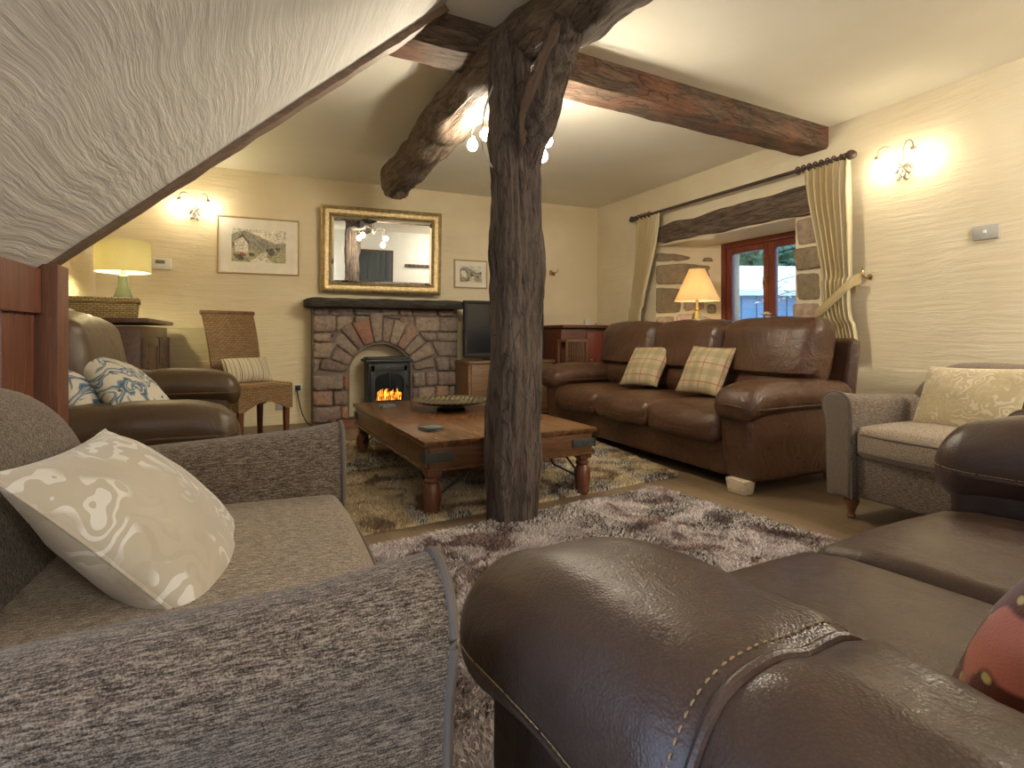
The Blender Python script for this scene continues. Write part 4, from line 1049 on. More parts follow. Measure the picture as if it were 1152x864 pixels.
def tweed_chair(name, label, loc, rotz, W, D=.86, az=.63, bz=.79, cat='armchair', rnd_=0):
    t = thing(name, label, cat, loc, rotz); f = -D / 2; aw = .13
    prof = [(0, .11), (0, .30), (0, .45), (.002, .54), (.012, .592), (.04, .622), (.08, .632), (.12, .622), (.148, .592), (.150, .550), (.137, .505), (.128, .45), (.125, .30), (.122, .11)]
    P2 = catmull([Vector((a, b, 0)) for a, b in prof], 4)
    inner = W - 2 * .15
    for i, sx in enumerate((-1, 1)):
        b = MB(); rg = []; ny = 26
        cx = .062; 
        def sec(y, k=1.0, dz=0):
            s_ = (y - f) / D; h = 1 - .055 * min(1, s_ * 1.6) + .02 * max(0, 1 - s_ * 6); row = []
            for p in P2:
                z = .11 + (p.y - .11) * h * az / .632; x = cx + (p.x - cx) * k
                zc = .36; z = zc + (z - zc) * (1 - (1 - k) * .25)
                row.append(Vector((sx * (inner / 2 + x), y, z)))
            return row
        for (y, k) in [(f - .012, .70), (f - .010, .86), (f - .004, .96), (f + .006, 1.0)]: rg.append(sec(y, k))
        for k in range(1, ny + 1): rg.append(sec(lerp(f + .006, D / 2 - .06, k / ny)))
        b.rings(rg); a = b.build('arm', 'tweed_y', t, ang=60)
        MB().tube([p + Vector((sx * .0, -.002, 0)) for p in sec(f + .001, 1.0)], .0055, 8).build('piping', 'piping_grey', a)
    b = MB(); b.round_box((0, .0, .215), (inner / 2 + .005, D / 2 - .03, .10), .015, (10, 8, 4)); b.build('base', 'tweed_x', t)
    b = MB(); b.round_box((0, 0, 0), (inner / 2 - .003, D * .37, .075), .035, (24, 24, 8), (0, .028, .022), .002, 4, rnd_); sc_ = b.build('seat_cushion', 'tweed_seat_lit', t, loc=(0, f + D * .37 + .01, .385))
    for zz in (.038, -.045):
        P = []; hx = inner / 2 - .006; hy = D * .37
        for k in range(31):
            u = lerp(-1, 1, k / 30); P.append(Vector((u * (hx - .012), -hy + .002 - .027 * (1 - u * u) + (.02 if abs(u) > .97 else 0), zz + (.018 if zz > 0 else 0) * (1 - u * u) * 0)))
        MB().tube(P, .0055, 8).build('piping', 'piping_grey', sc_)
    # back: padded panel with a humped top that falls to the arms
    b = MB(); hh = (bz - .30) / 2
    def wb(p):
        x, y, z = p.x, p.y, p.z; u = abs(x) / (W / 2 - .03)
        topk = max(0, (y / hh + 1) / 2)
        drop = .17 * max(0, (u - .45) / .55) ** 1.8
        zz = .30 + (y + hh) - drop * topk
        yy = -z + .20 * (y + hh) * .9 - .06 - (.05 * u ** 3)
        return Vector((x, yy, zz))
    b.pad(W / 2 - .03, hh, .105, 5, .5, .35, 34, .003, 5, 2, warp=wb)
    b.build('backrest', 'tweed_z', t, loc=(0, D / 2 - .16, 0), ang=80)
    for sx in (-1, 1):
        for sy in (-1, 1):
            if sy < 0: pr = [(.018, 0), (.022, .01), (.016, .025), (.022, .05), (.034, .075), (.036, .09), (.022, .105), (.028, .115), (.028, .13)]
            else: pr = [(.018, 0), (.022, .06), (.028, .13)]
            MB().lathe(pr, (sx * (W / 2 - .10), sy * (D / 2 - .07), 0), 16).build('leg', 'turned_leg', t)
    return t
tweed_chair('tweed_armchair', 'large grey-brown tweed snuggler armchair close to the camera', (-.205, 1.205, .0), R(87.5), 1.23, bz=.80)
tweed_chair('tweed_armchair', 'smaller grey tweed armchair against the wall right of the curtain', (3.04, 1.47, 0), R(-90), .90, az=.60, bz=.755, rnd_=5)

# scatter cushions
def cushion(label, mat, pos, ax, ay, w, h, th, ears=.05, seed=0, group=None, piping=None, p=2.0, q=.5):
    b = MB(); b.pad(w / 2, h / 2, th, p, q, 0, 34, .008, 7, seed, ears=ears)
    o = b.build('cushion', mat, ang=80); tag(o, label, 'cushion', group)
    orient(o, pos, ax, ay)
    if piping:
        P = []
        for k in range(80):
            s_ = k / 80 * 4; e = int(s_); u = (s_ - e) * 2 - 1
            x, y = [(u, -1), (1, u), (-u, 1), (-1, -u)][e]
            fx = 1 - ears * (1 - y * y) * x * x; fy = 1 - ears * (1 - x * x) * y * y
            P.append(Vector((x * fx * w / 2, y * fy * h / 2, 0)))
        MB().tube(P, .004, 6, up=(0, 0, 1), loop=True).build('piping', piping, o)
    return o
cushion('cream damask cushion leaning in the large near tweed armchair', 'cream_damask', (-.163, 1.275, .540), (.06, 1, -.04), (-.69, .07, .72), .54, .42, .085, .07, 1, piping='cream_damask')
cushion('pale gold patterned cushion on the tweed armchair by the wall', 'gold_damask', (2.99, 1.48, .585), (-.20, -.97, .03), (.38, -.04, .92), .47, .34, .075, .05, 2)
cushion('tartan cushion on the sofa, the one nearer the fireplace end', 'tartan', (2.93, 3.72, .634), (.24, -.97, .03), (.56, .16, .81), .375, .375, .07, .05, 3)
cushion('tartan cushion on the sofa, the one nearer the right arm', 'tartan', (2.93, 3.06, .640), (.11, -.99, -.02), (.49, .04, .87), .375, .375, .07, .05, 8)
cushion('blue and cream floral cushion fully in view, leaning in front of its twin', 'blue_floral', (-.50, 3.13, .645), (.45, .87, -.20), (-.68, .25, .68), .42, .40, .075, .05, 4)
cushion('blue and cream floral cushion half hidden behind the wooden post', 'blue_floral', (-.63, 3.04, .615), (.15, .97, .15), (-.50, .0, .85), .36, .36, .07, .05, 5)
cushion('pink floral cushion on the near leather sofa beside its arm', 'pink_floral', (.90, .30, .535), (1, .12, -.25), (.1, -.45, .88), .42, .42, .09, .04, 6)

# ------------------------------------------------------------------ coffee table
ct = thing('coffee_table', 'low square wooden coffee table with turned legs and iron braces on the rug', 'coffee table', (1.24, 3.50, .012), R(1.8))
hx, hy = .50, .85
b = MB(); b.box((0, 0, .355), (2 * hx, 2 * hy, .024), bevel=.007); b.box((0, 0, .337), (2 * hx - .03, 2 * hy - .03, .014), bevel=.004)
for x in (-.30, -.10, .10, .30): b.box((x, 0, .3665), (.003, 2 * hy - .16, .002))
b.build('tabletop', 'table_wood', ct)
b = MB()
for sx in (-1, 1): b.box((sx * (hx - .03), 0, .28), (.03, 2 * hy - .06, .105), bevel=.004)
for sy in (-1, 1): b.box((0, sy * (hy - .03), .28), (2 * hx - .06, .03, .105), bevel=.004)
b.build('apron', 'table_apron', ct)
b = MB()
for sx in (-1, 1): b.box((sx * (hx - .025), 0, .226), (.045, 2 * hy - .03, .014), bevel=.005)
for sy in (-1, 1): b.box((0, sy * (hy - .025), .226), (2 * hx - .03, .045, .014), bevel=.005)
b.build('moulding', 'table_wood', ct)
for sy in ():
    for x in (-.24, .24):
        d_ = MB().box((x, sy * (hy - .012), .28), (.40, .012, .08), bevel=.004).build('drawer', 'table_apron', ct)
        MB().lathe([(.018, .0), (.018, .006), (.008, .012), (.012, .026), (.001, .03)], (x, sy * (hy - .005), .28), 12, 'Y').build('knob', 'iron', d_)
for sx in (-1, 1):
    for sy in (-1, 1):
        lx, ly = sx * (hx - .06), sy * (hy - .06)
        b = MB(); b.lathe([(.040, 0), (.043, .012), (.038, .03), (.046, .075), (.046, .115), (.036, .145), (.030, .155), (.038, .163), (.038, .170), (.030, .178), (.036, .195)], (lx, ly, 0), 20); b.box((lx, ly, .207), (.075, .075, .026), bevel=.004)
        b.build('leg', 'table_leg', ct)
        b = MB(); b.box((sx * (hx - .085), sy * (hy - .0115), .285), (.14, .006, .045), bevel=.001); b.box((sx * (hx - .0115), sy * (hy - .055), .285), (.006, .10, .05), bevel=.001)
        for q_ in (-.03, .0, .03): b.lathe([(.006, -.003), (.004, .003)], (sx * (hx - .055) + q_, sy * (hy - .008), .285), 8, 'Y')
        b.build('corner_strap', 'worn_iron', ct)
        b = MB(); b.tube(catmull([(lx - sx * .03, ly, .05), (lx - sx * .05, ly, .10), (lx - sx * .12, ly, .14), (lx - sx * .19, ly, .18), (lx - sx * .20, ly, .222)], 7), .006, 8)
        b.tube(catmull([(lx, ly - sy * .03, .05), (lx, ly - sy * .05, .10), (lx, ly - sy * .12, .14), (lx, ly - sy * .19, .18), (lx, ly - sy * .20, .222)], 7), .006, 8)
        b.build('iron_brace', 'iron', ct)
TZ = .012 + .3675
ds = thing('decorative_dish', 'shallow striped dish on a dark foot on the coffee table', 'dish', (1.27, 3.72, TZ))
b = MB(); b.lathe([(.08, .03), (.15, .036), (.22, .048), (.262, .063), (.265, .068), (.260, .069), (.215, .055), (.14, .044), (.06, .042), (.001, .041)], (0, 0, 0), 40); b.build('bowl', 'dish_bands', ds)
MB().lathe([(.095, 0), (.10, .006), (.085, .014), (.08, .032), (.05, .036)], (0, 0, 0), 28).build('foot', 'black_plastic', ds)
rnd = random.Random(2)
for (x, y, a, lb) in [(.90, 2.97, .2, 'grey slate coaster at the near left corner of the coffee table'), (.90, 4.02, .1, 'grey slate coaster at the far left corner of the coffee table, near the stove'), (1.57, 3.10, .5, 'grey slate coaster on the table just right of the post'), (1.52, 4.18, .3, 'grey slate coaster behind the dish on the coffee table')]:
    b = MB(); L = [(.052 * sx + rnd.uniform(-.003, .003), .052 * sy + rnd.uniform(-.003, .003)) for sx, sy in ((-1, -1), (0, -1.03), (1, -1), (1.02, 0), (1, 1), (0, 1.02), (-1, 1), (-1.03, 0))]
    b.prism(L, 'Z', 0, .008, .0015); b.prism([(p[0] * .96 + .003, p[1] * .96) for p in L], 'Z', .0085, .016, .0015)
    tag(b.build('coaster', 'slate', loc=(x, y, TZ), rotz=a), lb, 'coaster', 'slate coasters on the coffee table')

# ------------------------------------------------------------------ rugs
def rug(name, label, corners, mat, n, hgt, seed):
    c = [np.array(p, float) for p in corners]; rs = np.random.default_rng(seed); cen = sum(c) / 4
    def bil(s_, t_): return (np.outer((1 - s_) * (1 - t_), c[0]) + np.outer(s_ * (1 - t_), c[1]) + np.outer(s_ * t_, c[2]) + np.outer((1 - s_) * t_, c[3])) - cen
    s_, t_ = rs.random(n), rs.random(n); p = bil(s_, t_)
    p += rs.normal(size=(n, 2)) * .008
    ph = np.sin(p[:, 0] * 17 + 3 * np.sin(p[:, 1] * 9)) + np.cos(p[:, 1] * 21 + 2 * np.sin(p[:, 0] * 13)); la_ = ph * 1.7 + rs.normal(size=n) * .9
    ln_ = rs.uniform(.3, 1.0, n) * hgt * .75; w = rs.uniform(.0022, .0048, n); h = hgt * rs.uniform(.65, 1.08, n)
    wa = rs.uniform(0, 2 * PI, n)
    V = np.zeros((n, 5, 3))
    dx, dy = np.cos(wa) * w, np.sin(wa) * w; lx, ly = np.cos(la_) * ln_, np.sin(la_) * ln_
    base = .006
    V[:, 0] = np.stack([p[:, 0] - dx, p[:, 1] - dy, np.full(n, base)], 1); V[:, 1] = np.stack([p[:, 0] + dx, p[:, 1] + dy, np.full(n, base)], 1)
    V[:, 2] = np.stack([p[:, 0] + dx * .9 + lx * .35, p[:, 1] + dy * .9 + ly * .35, base + h * .65], 1); V[:, 3] = np.stack([p[:, 0] - dx * .9 + lx * .35, p[:, 1] - dy * .9 + ly * .35, base + h * .65], 1)
    V[:, 4] = np.stack([p[:, 0] + lx, p[:, 1] + ly, base + h * .95], 1)
    g = 24; S, T = np.meshgrid(np.linspace(0, 1, g), np.linspace(0, 1, g)); bp_ = bil(S.ravel(), T.ravel()); nb = g * g
    top = np.concatenate([bp_, np.full((nb, 1), .012)], 1)
    verts = np.concatenate([V.reshape(-1, 3), top])
    ix = np.arange(n) * 5
    quads = np.stack([ix, ix + 1, ix + 2, ix + 3], 1); tris = np.stack([ix + 3, ix + 2, ix + 4], 1)
    o0 = n * 5; bq = []
    for i in range(g - 1):
        for j in range(g - 1): a = o0 + i * g + j; bq.append((a, a + 1, a + g + 1, a + g))
    bord = [o0 + j for j in range(g)] + [o0 + i * g + g - 1 for i in range(1, g)] + [o0 + (g - 1) * g + j for j in range(g - 2, -1, -1)] + [o0 + i * g for i in range(g - 2, 0, -1)]
    low = verts[bord].copy(); low[:, 2] = .0; l0 = len(verts); verts = np.concatenate([verts, low]); mb_ = len(bord)
    sk_ = [(bord[i], l0 + i, l0 + (i + 1) % mb_, bord[(i + 1) % mb_]) for i in range(mb_)]
    me = bpy.data.meshes.new(name); allq = np.concatenate([quads, np.array(bq), np.array(sk_)])
    loops = np.concatenate([allq.ravel(), tris.ravel()]); tot = np.concatenate([np.full(len(allq), 4), np.full(len(tris), 3)]); st_ = np.concatenate([[0], np.cumsum(tot)[:-1]])
    me.vertices.add(len(verts)); me.vertices.foreach_set('co', verts.ravel()); me.loops.add(len(loops)); me.loops.foreach_set('vertex_index', loops.astype(np.int32))
    me.polygons.add(len(tot)); me.polygons.foreach_set('loop_start', st_.astype(np.int32)); me.polygons.foreach_set('loop_total', tot.astype(np.int32)); me.update(calc_edges=True); me.validate()
    me.materials.append(M[mat]); o = bpy.data.objects.new(name, me); C.objects.link(o); o.location = (cen[0], cen[1], .001); return tag(o, label, 'rug')
rug('shaggy_rug', 'beige and brown shaggy rug under the coffee table', [(.42, 2.56), (2.44, 2.79), (2.70, 4.95), (.55, 4.80)], 'rug_beige', 95000, .030, 1)
rug('shaggy_rug', 'lilac-grey and brown shaggy rug in front of the near sofa', [(.33, .45), (2.40, .72), (2.11, 2.60), (.06, 2.31)], 'rug_lilac', 150000, .030, 2)

# ------------------------------------------------------------------ left corner: cabinet, lamp, basket, wicker chair
cb_ = thing('wooden_cabinet', 'dark wooden cabinet in the left corner under the drum lamp', 'cabinet', (-.90, 5.16, 0))
b = MB(); b.box((-.01, 0, .50), (.54, 1.38, .90), bevel=.006); b.box((0, 0, .05), (.55, 1.40, .10), bevel=.006); b.build('body', 'dark_cabinet', cb_)
MB().box((.005, 0, .985), (.60, 1.46, .035), bevel=.01).build('top', 'dark_cabinet', cb_)
for k, y in enumerate((-.35, .35)):
    d_ = MB(); d_.box((.268, y, .5), (.02, .62, .74), bevel=.005); d_ = d_.build('door', 'dark_cabinet', cb_)
    b = MB()
    for (cy, cz_, dy, dz) in [(-.28, 0, .05, .72), (.28, 0, .05, .72), (0, .33, .51, .06), (0, -.33, .51, .06)]: b.box((.281, y + cy, .5 + cz_), (.012, dy, dz), bevel=.003)
    for q_ in range(3): b.box((.281, y - .12 + q_ * .0, .70 - q_ * .045), (.012, .16, .018), bevel=.003)
    b.build('moulding', 'dark_cabinet', d_)
    MB().lathe([(.001, -.002), (.01, .0), (.016, .012), (.01, .024), (.001, .026)], (.288, y + (.24 if k == 0 else -.24), .52), 12, 'X').build('knob', 'brass', d_)
dl = thing('table_lamp', 'table lamp with drum shade and green-grey base on the corner cabinet', 'table lamp', (-.86, 5.22, 1.003))
b = MB(); b.lathe([(.05, 0), (.055, .01), (.065, .03), (.075, .07), (.078, .11), (.070, .16), (.052, .21), (.036, .26), (.030, .31), (.034, .335), (.015, .345), (.012, .39)], (0, 0, 0), 28); b.build('lamp_base', 'lamp_green', dl)
b = MB()
rg = [[Vector((r * math.cos(2 * PI * j / 48), r * math.sin(2 * PI * j / 48), z)) for j in range(48)] for r, z in [(.185, .365), (.185, .60), (.181, .60), (.181, .365)]]
b.rings(rg, True, False, loop=True); b.build('lamp_shade', 'drum_fabric', dl)
MB().lathe([(.012, .39), (.02, .41), (.03, .44), (.03, .46), (.018, .485), (.001, .49)], (0, 0, 0), 12).build('bulb', 'bulb_table', dl)
bk = thing('wicker_basket', 'low rectangular woven basket with lid on the corner cabinet', 'basket', (-.905, 4.70, 1.003), R(6))
b = MB(); b.box((0, 0, .055), (.44, .28, .11), bevel=.015, taper=.96); b.build('body', 'wicker', bk)
b = MB(); b.box((0, 0, .125), (.455, .295, .03), bevel=.01); b.build('lid', 'wicker', bk)
b = MB(); b.tube([(-.226, -.148, .11), (.226, -.148, .11), (.226, .148, .11), (-.226, .148, .11)], .006, 8, loop=True); b.build('rim', 'wicker', bk)
tc_ = MB(); tc_.pad(.06, .05, .03, 2, .5, .2, 12, .006, 12); tag(tc_.build('folded_cloth', 'white_cloth', loc=(-1.05, 4.46, 1.03)), 'small pale folded cloth on the cabinet corner beside the basket', 'cloth')

wc = thing('wicker_chair', 'high-backed woven rattan chair beside the fireplace', 'chair', (.03, 5.32, 0), R(30))
b = MB()
def apron(y0, y1, half, axis):
    pts = [(-half, .47), (half, .47), (half, .265)]
    pts += [(half - .05 - (2 * half - .10) * i / 14, .265 + .07 * math.sin(PI * i / 14)) for i in range(15)] + [(-half, .265)]
    b.prism(pts, axis, y0, y1)
apron(-.24, -.215, .24, 'Y'); apron(.20, .225, .24, 'Y'); apron(-.24, -.215, .225, 'X'); apron(.215, .24, .225, 'X')
b.round_box((0, -.005, .462), (.243, .238, .022), .015, (8, 8, 4)); b.build('seat', 'rattan', wc)
b = MB()
def bkf(u, v):
    x = lerp(-.215, .215, u) * (1 + .06 * v); z = lerp(.46, 1.075, v); y = .20 + .13 * v * v + .02 * v - .02 * math.cos((u - .5) * PI); return Vector((x, y, z))
rg = []
for j in range(17):
    v = j / 16; row = [bkf(i / 12, v) for i in range(13)] + [bkf(i / 12, v) + Vector((0, .028, 0)) for i in range(12, -1, -1)]; rg.append(row)
b.rings(rg); b.build('backrest', 'rattan', wc)
P = [bkf(i / 12, 1) + Vector((0, .014, .005)) for i in range(13)]; P[0].x -= .012; P[-1].x += .012
MB().tube(P, .021, 10, sx=.9).build('top_rail', 'turned_leg', wc)['label'] = 'polished wooden top rail'
for sx in (-1, 1):
    for y in (-.20, .20): MB().box((sx * .205, y, .17), (.045, .045, .34), bevel=.004, taper=.75).build('leg', 'table_leg', wc)
bo = MB(); bo.pad(.20, .115, .075, 2.4, .5, 0, 26, .006, 8, 3, ears=.03); bo = bo.build('cushion', 'bolster_stripe', ang=80)
tag(bo, 'cream cushion with brown stripes on the rattan chair', 'cushion'); orient(bo, (.005, 5.35, .585), (math.cos(R(30)), math.sin(R(30)), 0), (-.25, .40, .88))

# ------------------------------------------------------------------ television and cabinets in the far right corner
ts = thing('television_stand', 'oak television stand behind the coffee table', 'television stand', (2.53, 5.60, 0))
b = MB(); b.box((0, .0, .60), (1.0, .44, .03), bevel=.008)
for x in (-.48, -.17, .17, .48): b.box((x, .02, .31), (.03, .42, .58), bevel=.003)
b.box((0, .02, .06), (.96, .42, .03), bevel=.003); b.box((0, .02, .34), (.33, .40, .02), bevel=.003); b.box((0, .225, .32), (.96, .012, .55)); b.build('body', 'cabinet_oak', ts)
for x in (-.325, .325):
    d_ = MB().box((x, -.195, .33), (.28, .02, .50), bevel=.004).build('door', 'cabinet_oak', ts); MB().lathe([(.001, .026), (.012, .02), (.008, .006), (.01, 0)], (x + (.1 if x < 0 else -.1), -.205, .34), 12, 'Y').build('knob', 'brass', d_)
bx = MB(); bx.box((0, 0, .03), (.26, .22, .05), bevel=.005); bx.box((.05, -.111, .03), (.08, .003, .012)); tag(bx.build('media_player', 'black_plastic', loc=(2.53, 5.56, .350)), 'black media player on the shelf of the television stand', 'media player')
tv = thing('television', 'black flat television on the oak stand, half behind the post', 'television', (2.53, 5.62, .615))
b = MB(); frame(b, .94, .585, [(0, .02), (0, -.02), (.006, -.026), (.03, -.022), (.034, -.012), (.034, .02)]); b.xf(Matrix.Translation((0, 0, .045))); b.build('bezel', 'black_plastic', tv)
MB().box((0, .0, .335), (.88, .02, .53)).build('screen', 'tv_screen', tv, smooth=False)
b = MB(); b.box((0, .035, .33), (.80, .05, .46), bevel=.02); b.box((0, .02, .04), (.10, .03, .08)); b.box((0, 0, .008), (.42, .22, .014), bevel=.006); b.build('pedestal', 'black_plastic', tv)
cc = thing('corner_cupboard', 'low dark red wooden cupboard in the far right corner behind the sofa', 'cupboard', (3.56, 5.70, 0))
b = MB(); b.box((.0, .02, .48), (.86, .58, .93), bevel=.004); b.build('body', 'mahogany_x', cc)
b = MB(); b.box((-.0, .0, .975), (.89, .66, .035), bevel=.008); b.build('top', 'mahogany_x', cc)
d_ = MB().box((.09, -.275, .50), (.40, .02, .80), bevel=.005).build('door', 'mahogany_z', cc); d_['label'] = 'redder door panel'
MB().lathe([(.001, .026), (.012, .02), (.008, .006), (.01, 0)], (-.06, -.286, .6), 12, 'Y').build('knob', 'brass', d_)
MB().box((.2, -.29, .87), (.14, .01, .035), bevel=.003).build('slot_plate', 'dark_cabinet', cc)
cr = thing('slatted_rack', 'small slatted wooden rack beside the television', 'rack', (3.18, 5.28, 0))
b = MB(); b.box((0, 0, .82), (.26, .20, .025), bevel=.004); b.box((0, 0, .04), (.26, .20, .025), bevel=.004)
for x in (-.12, .12):
    for y in (-.09, .09): b.box((x, y, .41), (.022, .022, .82))
b.build('frame', 'cabinet_oak', cr)
for i in range(7): MB().box((-.08 + i * .027, -.09, .43), (.010, .010, .76), bevel=.002).build('slat', 'cabinet_oak', cr)
bx = MB(); bx.box((0, 0, .035), (.055, .03, .07), bevel=.004); bx.box((0, -.016, .045), (.03, .003, .03)); tag(bx.build('small_box', 'white_plastic', loc=(3.56, 5.60, .993)), 'tiny white box standing on the dark red cupboard', 'box')
bx = MB(); bx.box((0, 0, .012), (.075, .04, .024), bevel=.006); bx.box((.0, 0, .028), (.04, .02, .01), bevel=.003); tag(bx.build('remote_unit', 'grey_plastic', loc=(3.72, 5.60, .993)), 'small flat grey gadget on the dark red cupboard', 'gadget')

# window lamp
wl = thing('table_lamp', 'lit table lamp with cream cone shade on the window sill', 'table lamp', (3.975, 4.26, .88))
b = MB(); b.lathe([(.075, 0), (.078, .012), (.05, .028), (.022, .04), (.026, .07), (.045, .11), (.05, .16), (.040, .21), (.020, .24), (.024, .25), (.014, .265), (.010, .36)], (0, 0, 0), 24); b.build('lamp_base', 'brass', wl)
b = MB(); rg = [[Vector((r * math.cos(2 * PI * j / 40), r * math.sin(2 * PI * j / 40), z)) for j in range(40)] for r, z in [(.215, .335), (.075, .645), (.071, .645), (.211, .335)]]
b.rings(rg, True, False, loop=True); b.build('lamp_shade', 'cream_shade', wl)
MB().lathe([(.012, .36), (.02, .38), (.028, .41), (.026, .44), (.001, .465)], (0, 0, 0), 12).build('bulb', 'bulb_window_lamp', wl)
vs = thing('flower_vase', 'small vase of white flowers on the sill behind the sofa', 'vase', (4.28, 3.72, .88))
MB().lathe([(.03, 0), (.038, .02), (.035, .06), (.02, .09), (.026, .11)], (0, 0, 0), 16).build('vase', 'marble_grey', vs)
rnd = random.Random(4)
for k in range(9):
    a = k * 2.4; r_ = rnd.uniform(.02, .09); z1 = rnd.uniform(.14, .21)
    p = Vector((r_ * math.cos(a), r_ * math.sin(a), z1)); b = MB(); b.tube(catmull([(0, 0, .08), (p.x * .4, p.y * .4, .13), p], 4), .0022, 6); f_ = b.build('flower', 'stem', vs)
    b = MB()
    for q_ in range(5): b.round_box(p + Vector((.012 * math.cos(q_ * 1.26), .012 * math.sin(q_ * 1.26), .004)), (.009, .009, .006), .0055, (4, 4, 4))
    b.build('petals', 'blossom', f_)

# ------------------------------------------------------------------ behind the camera: door and rack seen in the mirror, lamps added for fill
dd = thing('door_2', 'dark boarded door in the back wall', None, (1.80, YB, 0), kind='structure')
b = MB(); 
for k in range(7): b.box((-.39 + .13 * k, .03, 1.0), (.127, .04, 1.98), bevel=.004)
b.build('door_panel', 'pewter_door', dd)
b = MB(); b.box((0, .012, 1.02), (1.02, .02, 2.06)); b.build('door_frame', 'pole_wood', dd)
b = MB(); b.lathe([(.001, -.05), (.02, -.045), (.024, -.03), (.01, -.015), (.01, .0)], (.36, .05, 1.0), 12, 'Y'); b.build('door_handle', 'brass', dd)
ch = thing('coat_rack', 'dark coat rack with a row of hooks on the back wall', 'coat rack', (2.88, YB + .015, 1.72))
MB().box((0, 0, 0), (.60, .025, .075), bevel=.005).build('board', 'pole_wood', ch)
for k in range(6): MB().tube(catmull([(-.25 + .1 * k, .01, .01), (-.25 + .1 * k, .05, 0), (-.25 + .1 * k, .055, .03)], 5), .005, 8).build('hook', 'antique_silver', ch)
cl1 = thing('fill_ceiling_light', 'unseen round flush ceiling light added behind the camera for fill', 'ceiling light', (3.55, -.75, H), group='fill ceiling lights added behind the camera')  # added for fill light, placed outside the mirror's view
MB().lathe([(.15, 0), (.15, -.02), (.14, -.025)], (0, 0, 0), 28).build('rim', 'brass', cl1)
MB().lathe([(.14, -.022), (.13, -.05), (.09, -.08), (.04, -.092), (.001, -.095)], (0, 0, 0), 28).build('glass_bowl', 'fill_ceiling_glow', cl1)
dup(cl1, (3.35, .55, H))  # second ceiling light added for fill
gl = thing('fill_floor_lamp', 'unseen standing globe lamp added by the back wall for fill', 'fill lamp', (.35, -1.05, 0))  # unseen lamp added to brighten the soffit and near seats
b = MB(); b.lathe([(.14, 0), (.14, .015), (.02, .03), (.012, .05), (.012, 1.30), (.05, 1.33), (.05, 1.35)], (0, 0, 0), 24); b.build('pole', 'brass', gl)
MB().lathe([(.05, 1.345), (.10, 1.38), (.13, 1.46), (.13, 1.50), (.10, 1.58), (.05, 1.61), (.001, 1.62)], (0, 0, 0), 24).build('globe', 'fill_globe_glow', gl)

# ------------------------------------------------------------------ outside
struct(MB().box((9.5, 3, -.45), (9, 14, .1)), 'ground_outside', 'gravel', smooth=False)
gr = thing('garage', 'pale-roofed blue-grey shed outside the window', 'shed', (9.6, 9.0, -.4), R(-20))
b = MB()
for k in range(14): b.box((-2.2 + .34 * k, 0, 1.05), (.32, .08, 2.1), bevel=.01)
b.box((0, 1.2, 1.0), (4.6, 2.3, 2.0)); b.build('walls', 'garage_blue', gr)
b = MB(); b.prism([(-.25, 2.1), (1.2, 2.75), (2.6, 2.1), (2.6, 2.2), (1.2, 2.9), (-.25, 2.22)], 'X', -2.5, 2.5); b.build('roof', 'car_white', gr)
car = thing('car', 'white car parked outside the window', 'car', (7.3, 6.0, -.4), R(62))
b = MB(); b.prism([(-2.0, .35), (-2.05, .75), (-1.9, .9), (-1.1, 1.0), (-.5, 1.42), (1.0, 1.45), (1.7, 1.05), (2.0, .95), (2.05, .4)], 'Y', -.82, .82, .08); b.build('body', 'car_white', car)
b = MB()
for sy in (-1, 1): b.prism([(-.95, 1.02), (-.42, 1.36), (.95, 1.38), (1.5, 1.05)], 'Y', sy * .825 - .01, sy * .825 + .01)
b.box((-.86, 0, 1.2), (.02, 1.3, .42), rot=(0, R(52), 0)); b.build('windows', 'car_glass', car)
for sx in (-1.25, 1.25):
    for sy in (-1, 1): MB().lathe([(.2, -.1), (.32, -.09), (.33, 0), (.32, .09), (.2, .1)], (sx, sy * .76, .33), 20, 'Y').build('wheel', 'tyre', car)
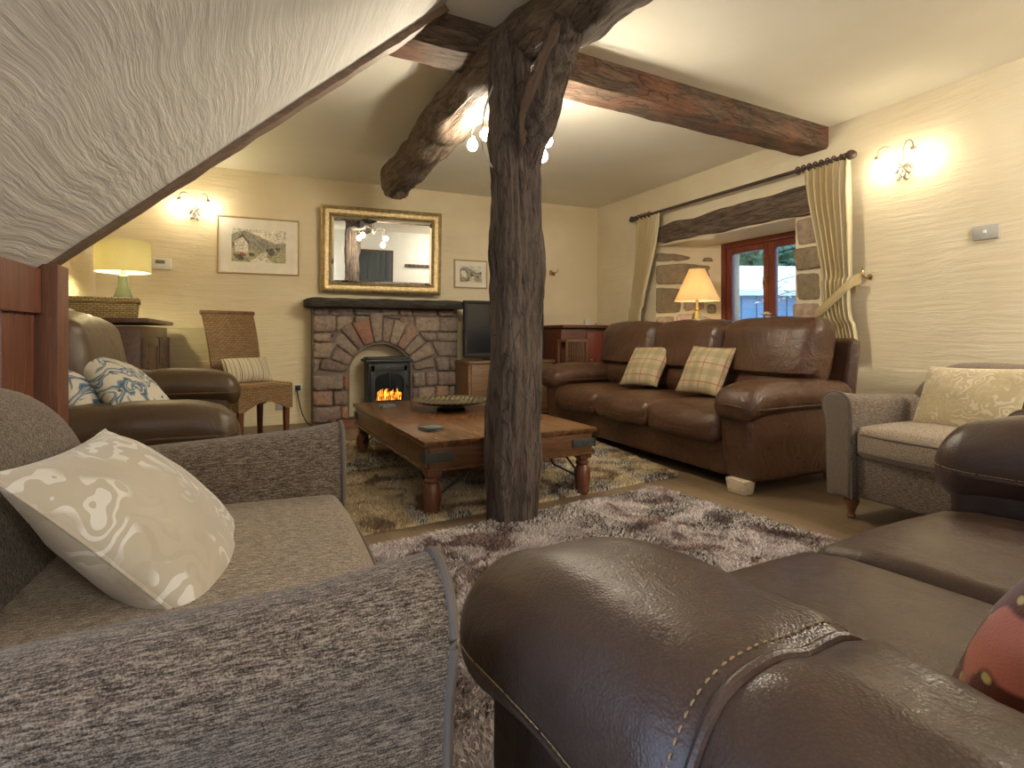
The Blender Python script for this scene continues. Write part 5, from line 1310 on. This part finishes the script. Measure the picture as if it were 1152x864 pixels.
def leafy(name, label, cat, loc, stems, nleaf, lsz, mats, seed, spread, ht, trunk=.012):
    t = thing(name, label, cat, loc); rnd = random.Random(seed); b = MB(); tips = []
    b.tube(catmull([(0, 0, 0), (.02, .01, ht * .4), (-.01, 0, ht * .75), (0, 0, ht)], 6), [trunk * (1 - .03 * i) for i in range(19)], 8)
    for k in range(stems):
        z0 = ht * rnd.uniform(.25, .95); a = rnd.uniform(0, 2 * PI); r_ = spread * rnd.uniform(.4, 1); z1 = z0 + rnd.uniform(.1, .3) * spread * 1.5
        e = Vector((r_ * math.cos(a), r_ * math.sin(a), z1)); b.tube(catmull([(0, 0, z0), (e.x * .5, e.y * .5, lerp(z0, z1, .65)), e], 4), trunk * .35, 6); tips.append((Vector((0, 0, z0)), e))
    b.build('stems', 'stem', t); b = MB()
    for k in range(nleaf):
        s0, e = rnd.choice(tips); p = s0.lerp(e, rnd.uniform(.25, 1.05)) + Vector([rnd.uniform(-1, 1) * lsz * 1.3 for _ in range(3)]); d = Vector([rnd.gauss(0, 1) for _ in range(3)]).normalized(); u = d.orthogonal().normalized(); s_ = lsz * rnd.uniform(.6, 1.2)
        vs_ = [b.bm.verts.new(p + d * s_), b.bm.verts.new(p + u * s_ * .45 + d * .1 * s_), b.bm.verts.new(p - d * s_ * .9), b.bm.verts.new(p - u * s_ * .45 + d.cross(u) * .25 * s_)]
        f = b.bm.faces.new(vs_); f.material_index = k % len(mats)
    b.build('leaves', mats, t, smooth=False, recalc=False); return t
leafy('shrub', 'slender leafy shrub just outside the window', 'shrub', (5.35, 4.55, -.4), 16, 190, .035, ['leaf_pale', 'blossom'], 4, .34, 2.05)
b = MB(); b.round_box((0, 0, 1.9), (.7, 7, 1.9), .5, (8, 60, 20), (0, 0, .2), .22, 1.6)
tag(b.build('hedge', 'hedge_leaf', loc=(14.5, 9, -.4), ang=180), 'tall dark green hedge far beyond the shed', 'hedge')
leafy('hedge_tree', 'dark green tree behind the shed', 'tree', (13.0, 12.0, -.4), 60, 3000, .16, ['hedge_leaf'], 5, 1.9, 3.4, .08)
leafy('hedge_tree', 'dark green tree further right behind the car', 'tree', (12.6, 6.6, -.4), 60, 3000, .16, ['hedge_leaf'], 6, 1.9, 3.0, .08)

# ------------------------------------------------------------------ world, daylight portals, camera
w = bpy.data.worlds.new('sky'); sc.world = w; w.use_nodes = True; nt = w.node_tree
bg = nt.nodes['Background']; bg.inputs[0].default_value = (.46, .66, 1, 1); bg.inputs[1].default_value = 1.5
def portal(name, loc, sy, sz):
    l = bpy.data.lights.new(name, 'AREA'); l.shape = 'RECTANGLE'; l.size = sz; l.size_y = sy; l.cycles.is_portal = True
    o = bpy.data.objects.new(name, l); C.objects.link(o); o.location = loc; o.rotation_euler = (0, R(90), 0)
portal('portal_window', (4.66, 3.87, 1.35), 1.2, .95); portal('portal_window_back', (4.66, -.45, 1.47), 1.4, 1.16)
cam = bpy.data.cameras.new('camera'); co = bpy.data.objects.new('camera', cam); C.objects.link(co)
co.location = (0, 0, .9); co.rotation_euler = (R(90), 0, R(-25)); cam.sensor_width = 36; cam.lens = 640 / 1152 * 36; cam.shift_y = -57 / 1152; cam.clip_start = .02
sc.camera = co
sc.view_settings.view_transform = 'Standard'; sc.view_settings.look = 'None'; sc.view_settings.gamma = 1; sc.view_settings.exposure = 1.42; sc.view_settings.use_curve_mapping = False
sc.cycles.max_bounces = 10; sc.cycles.diffuse_bounces = 6; sc.cycles.sample_clamp_indirect = 6
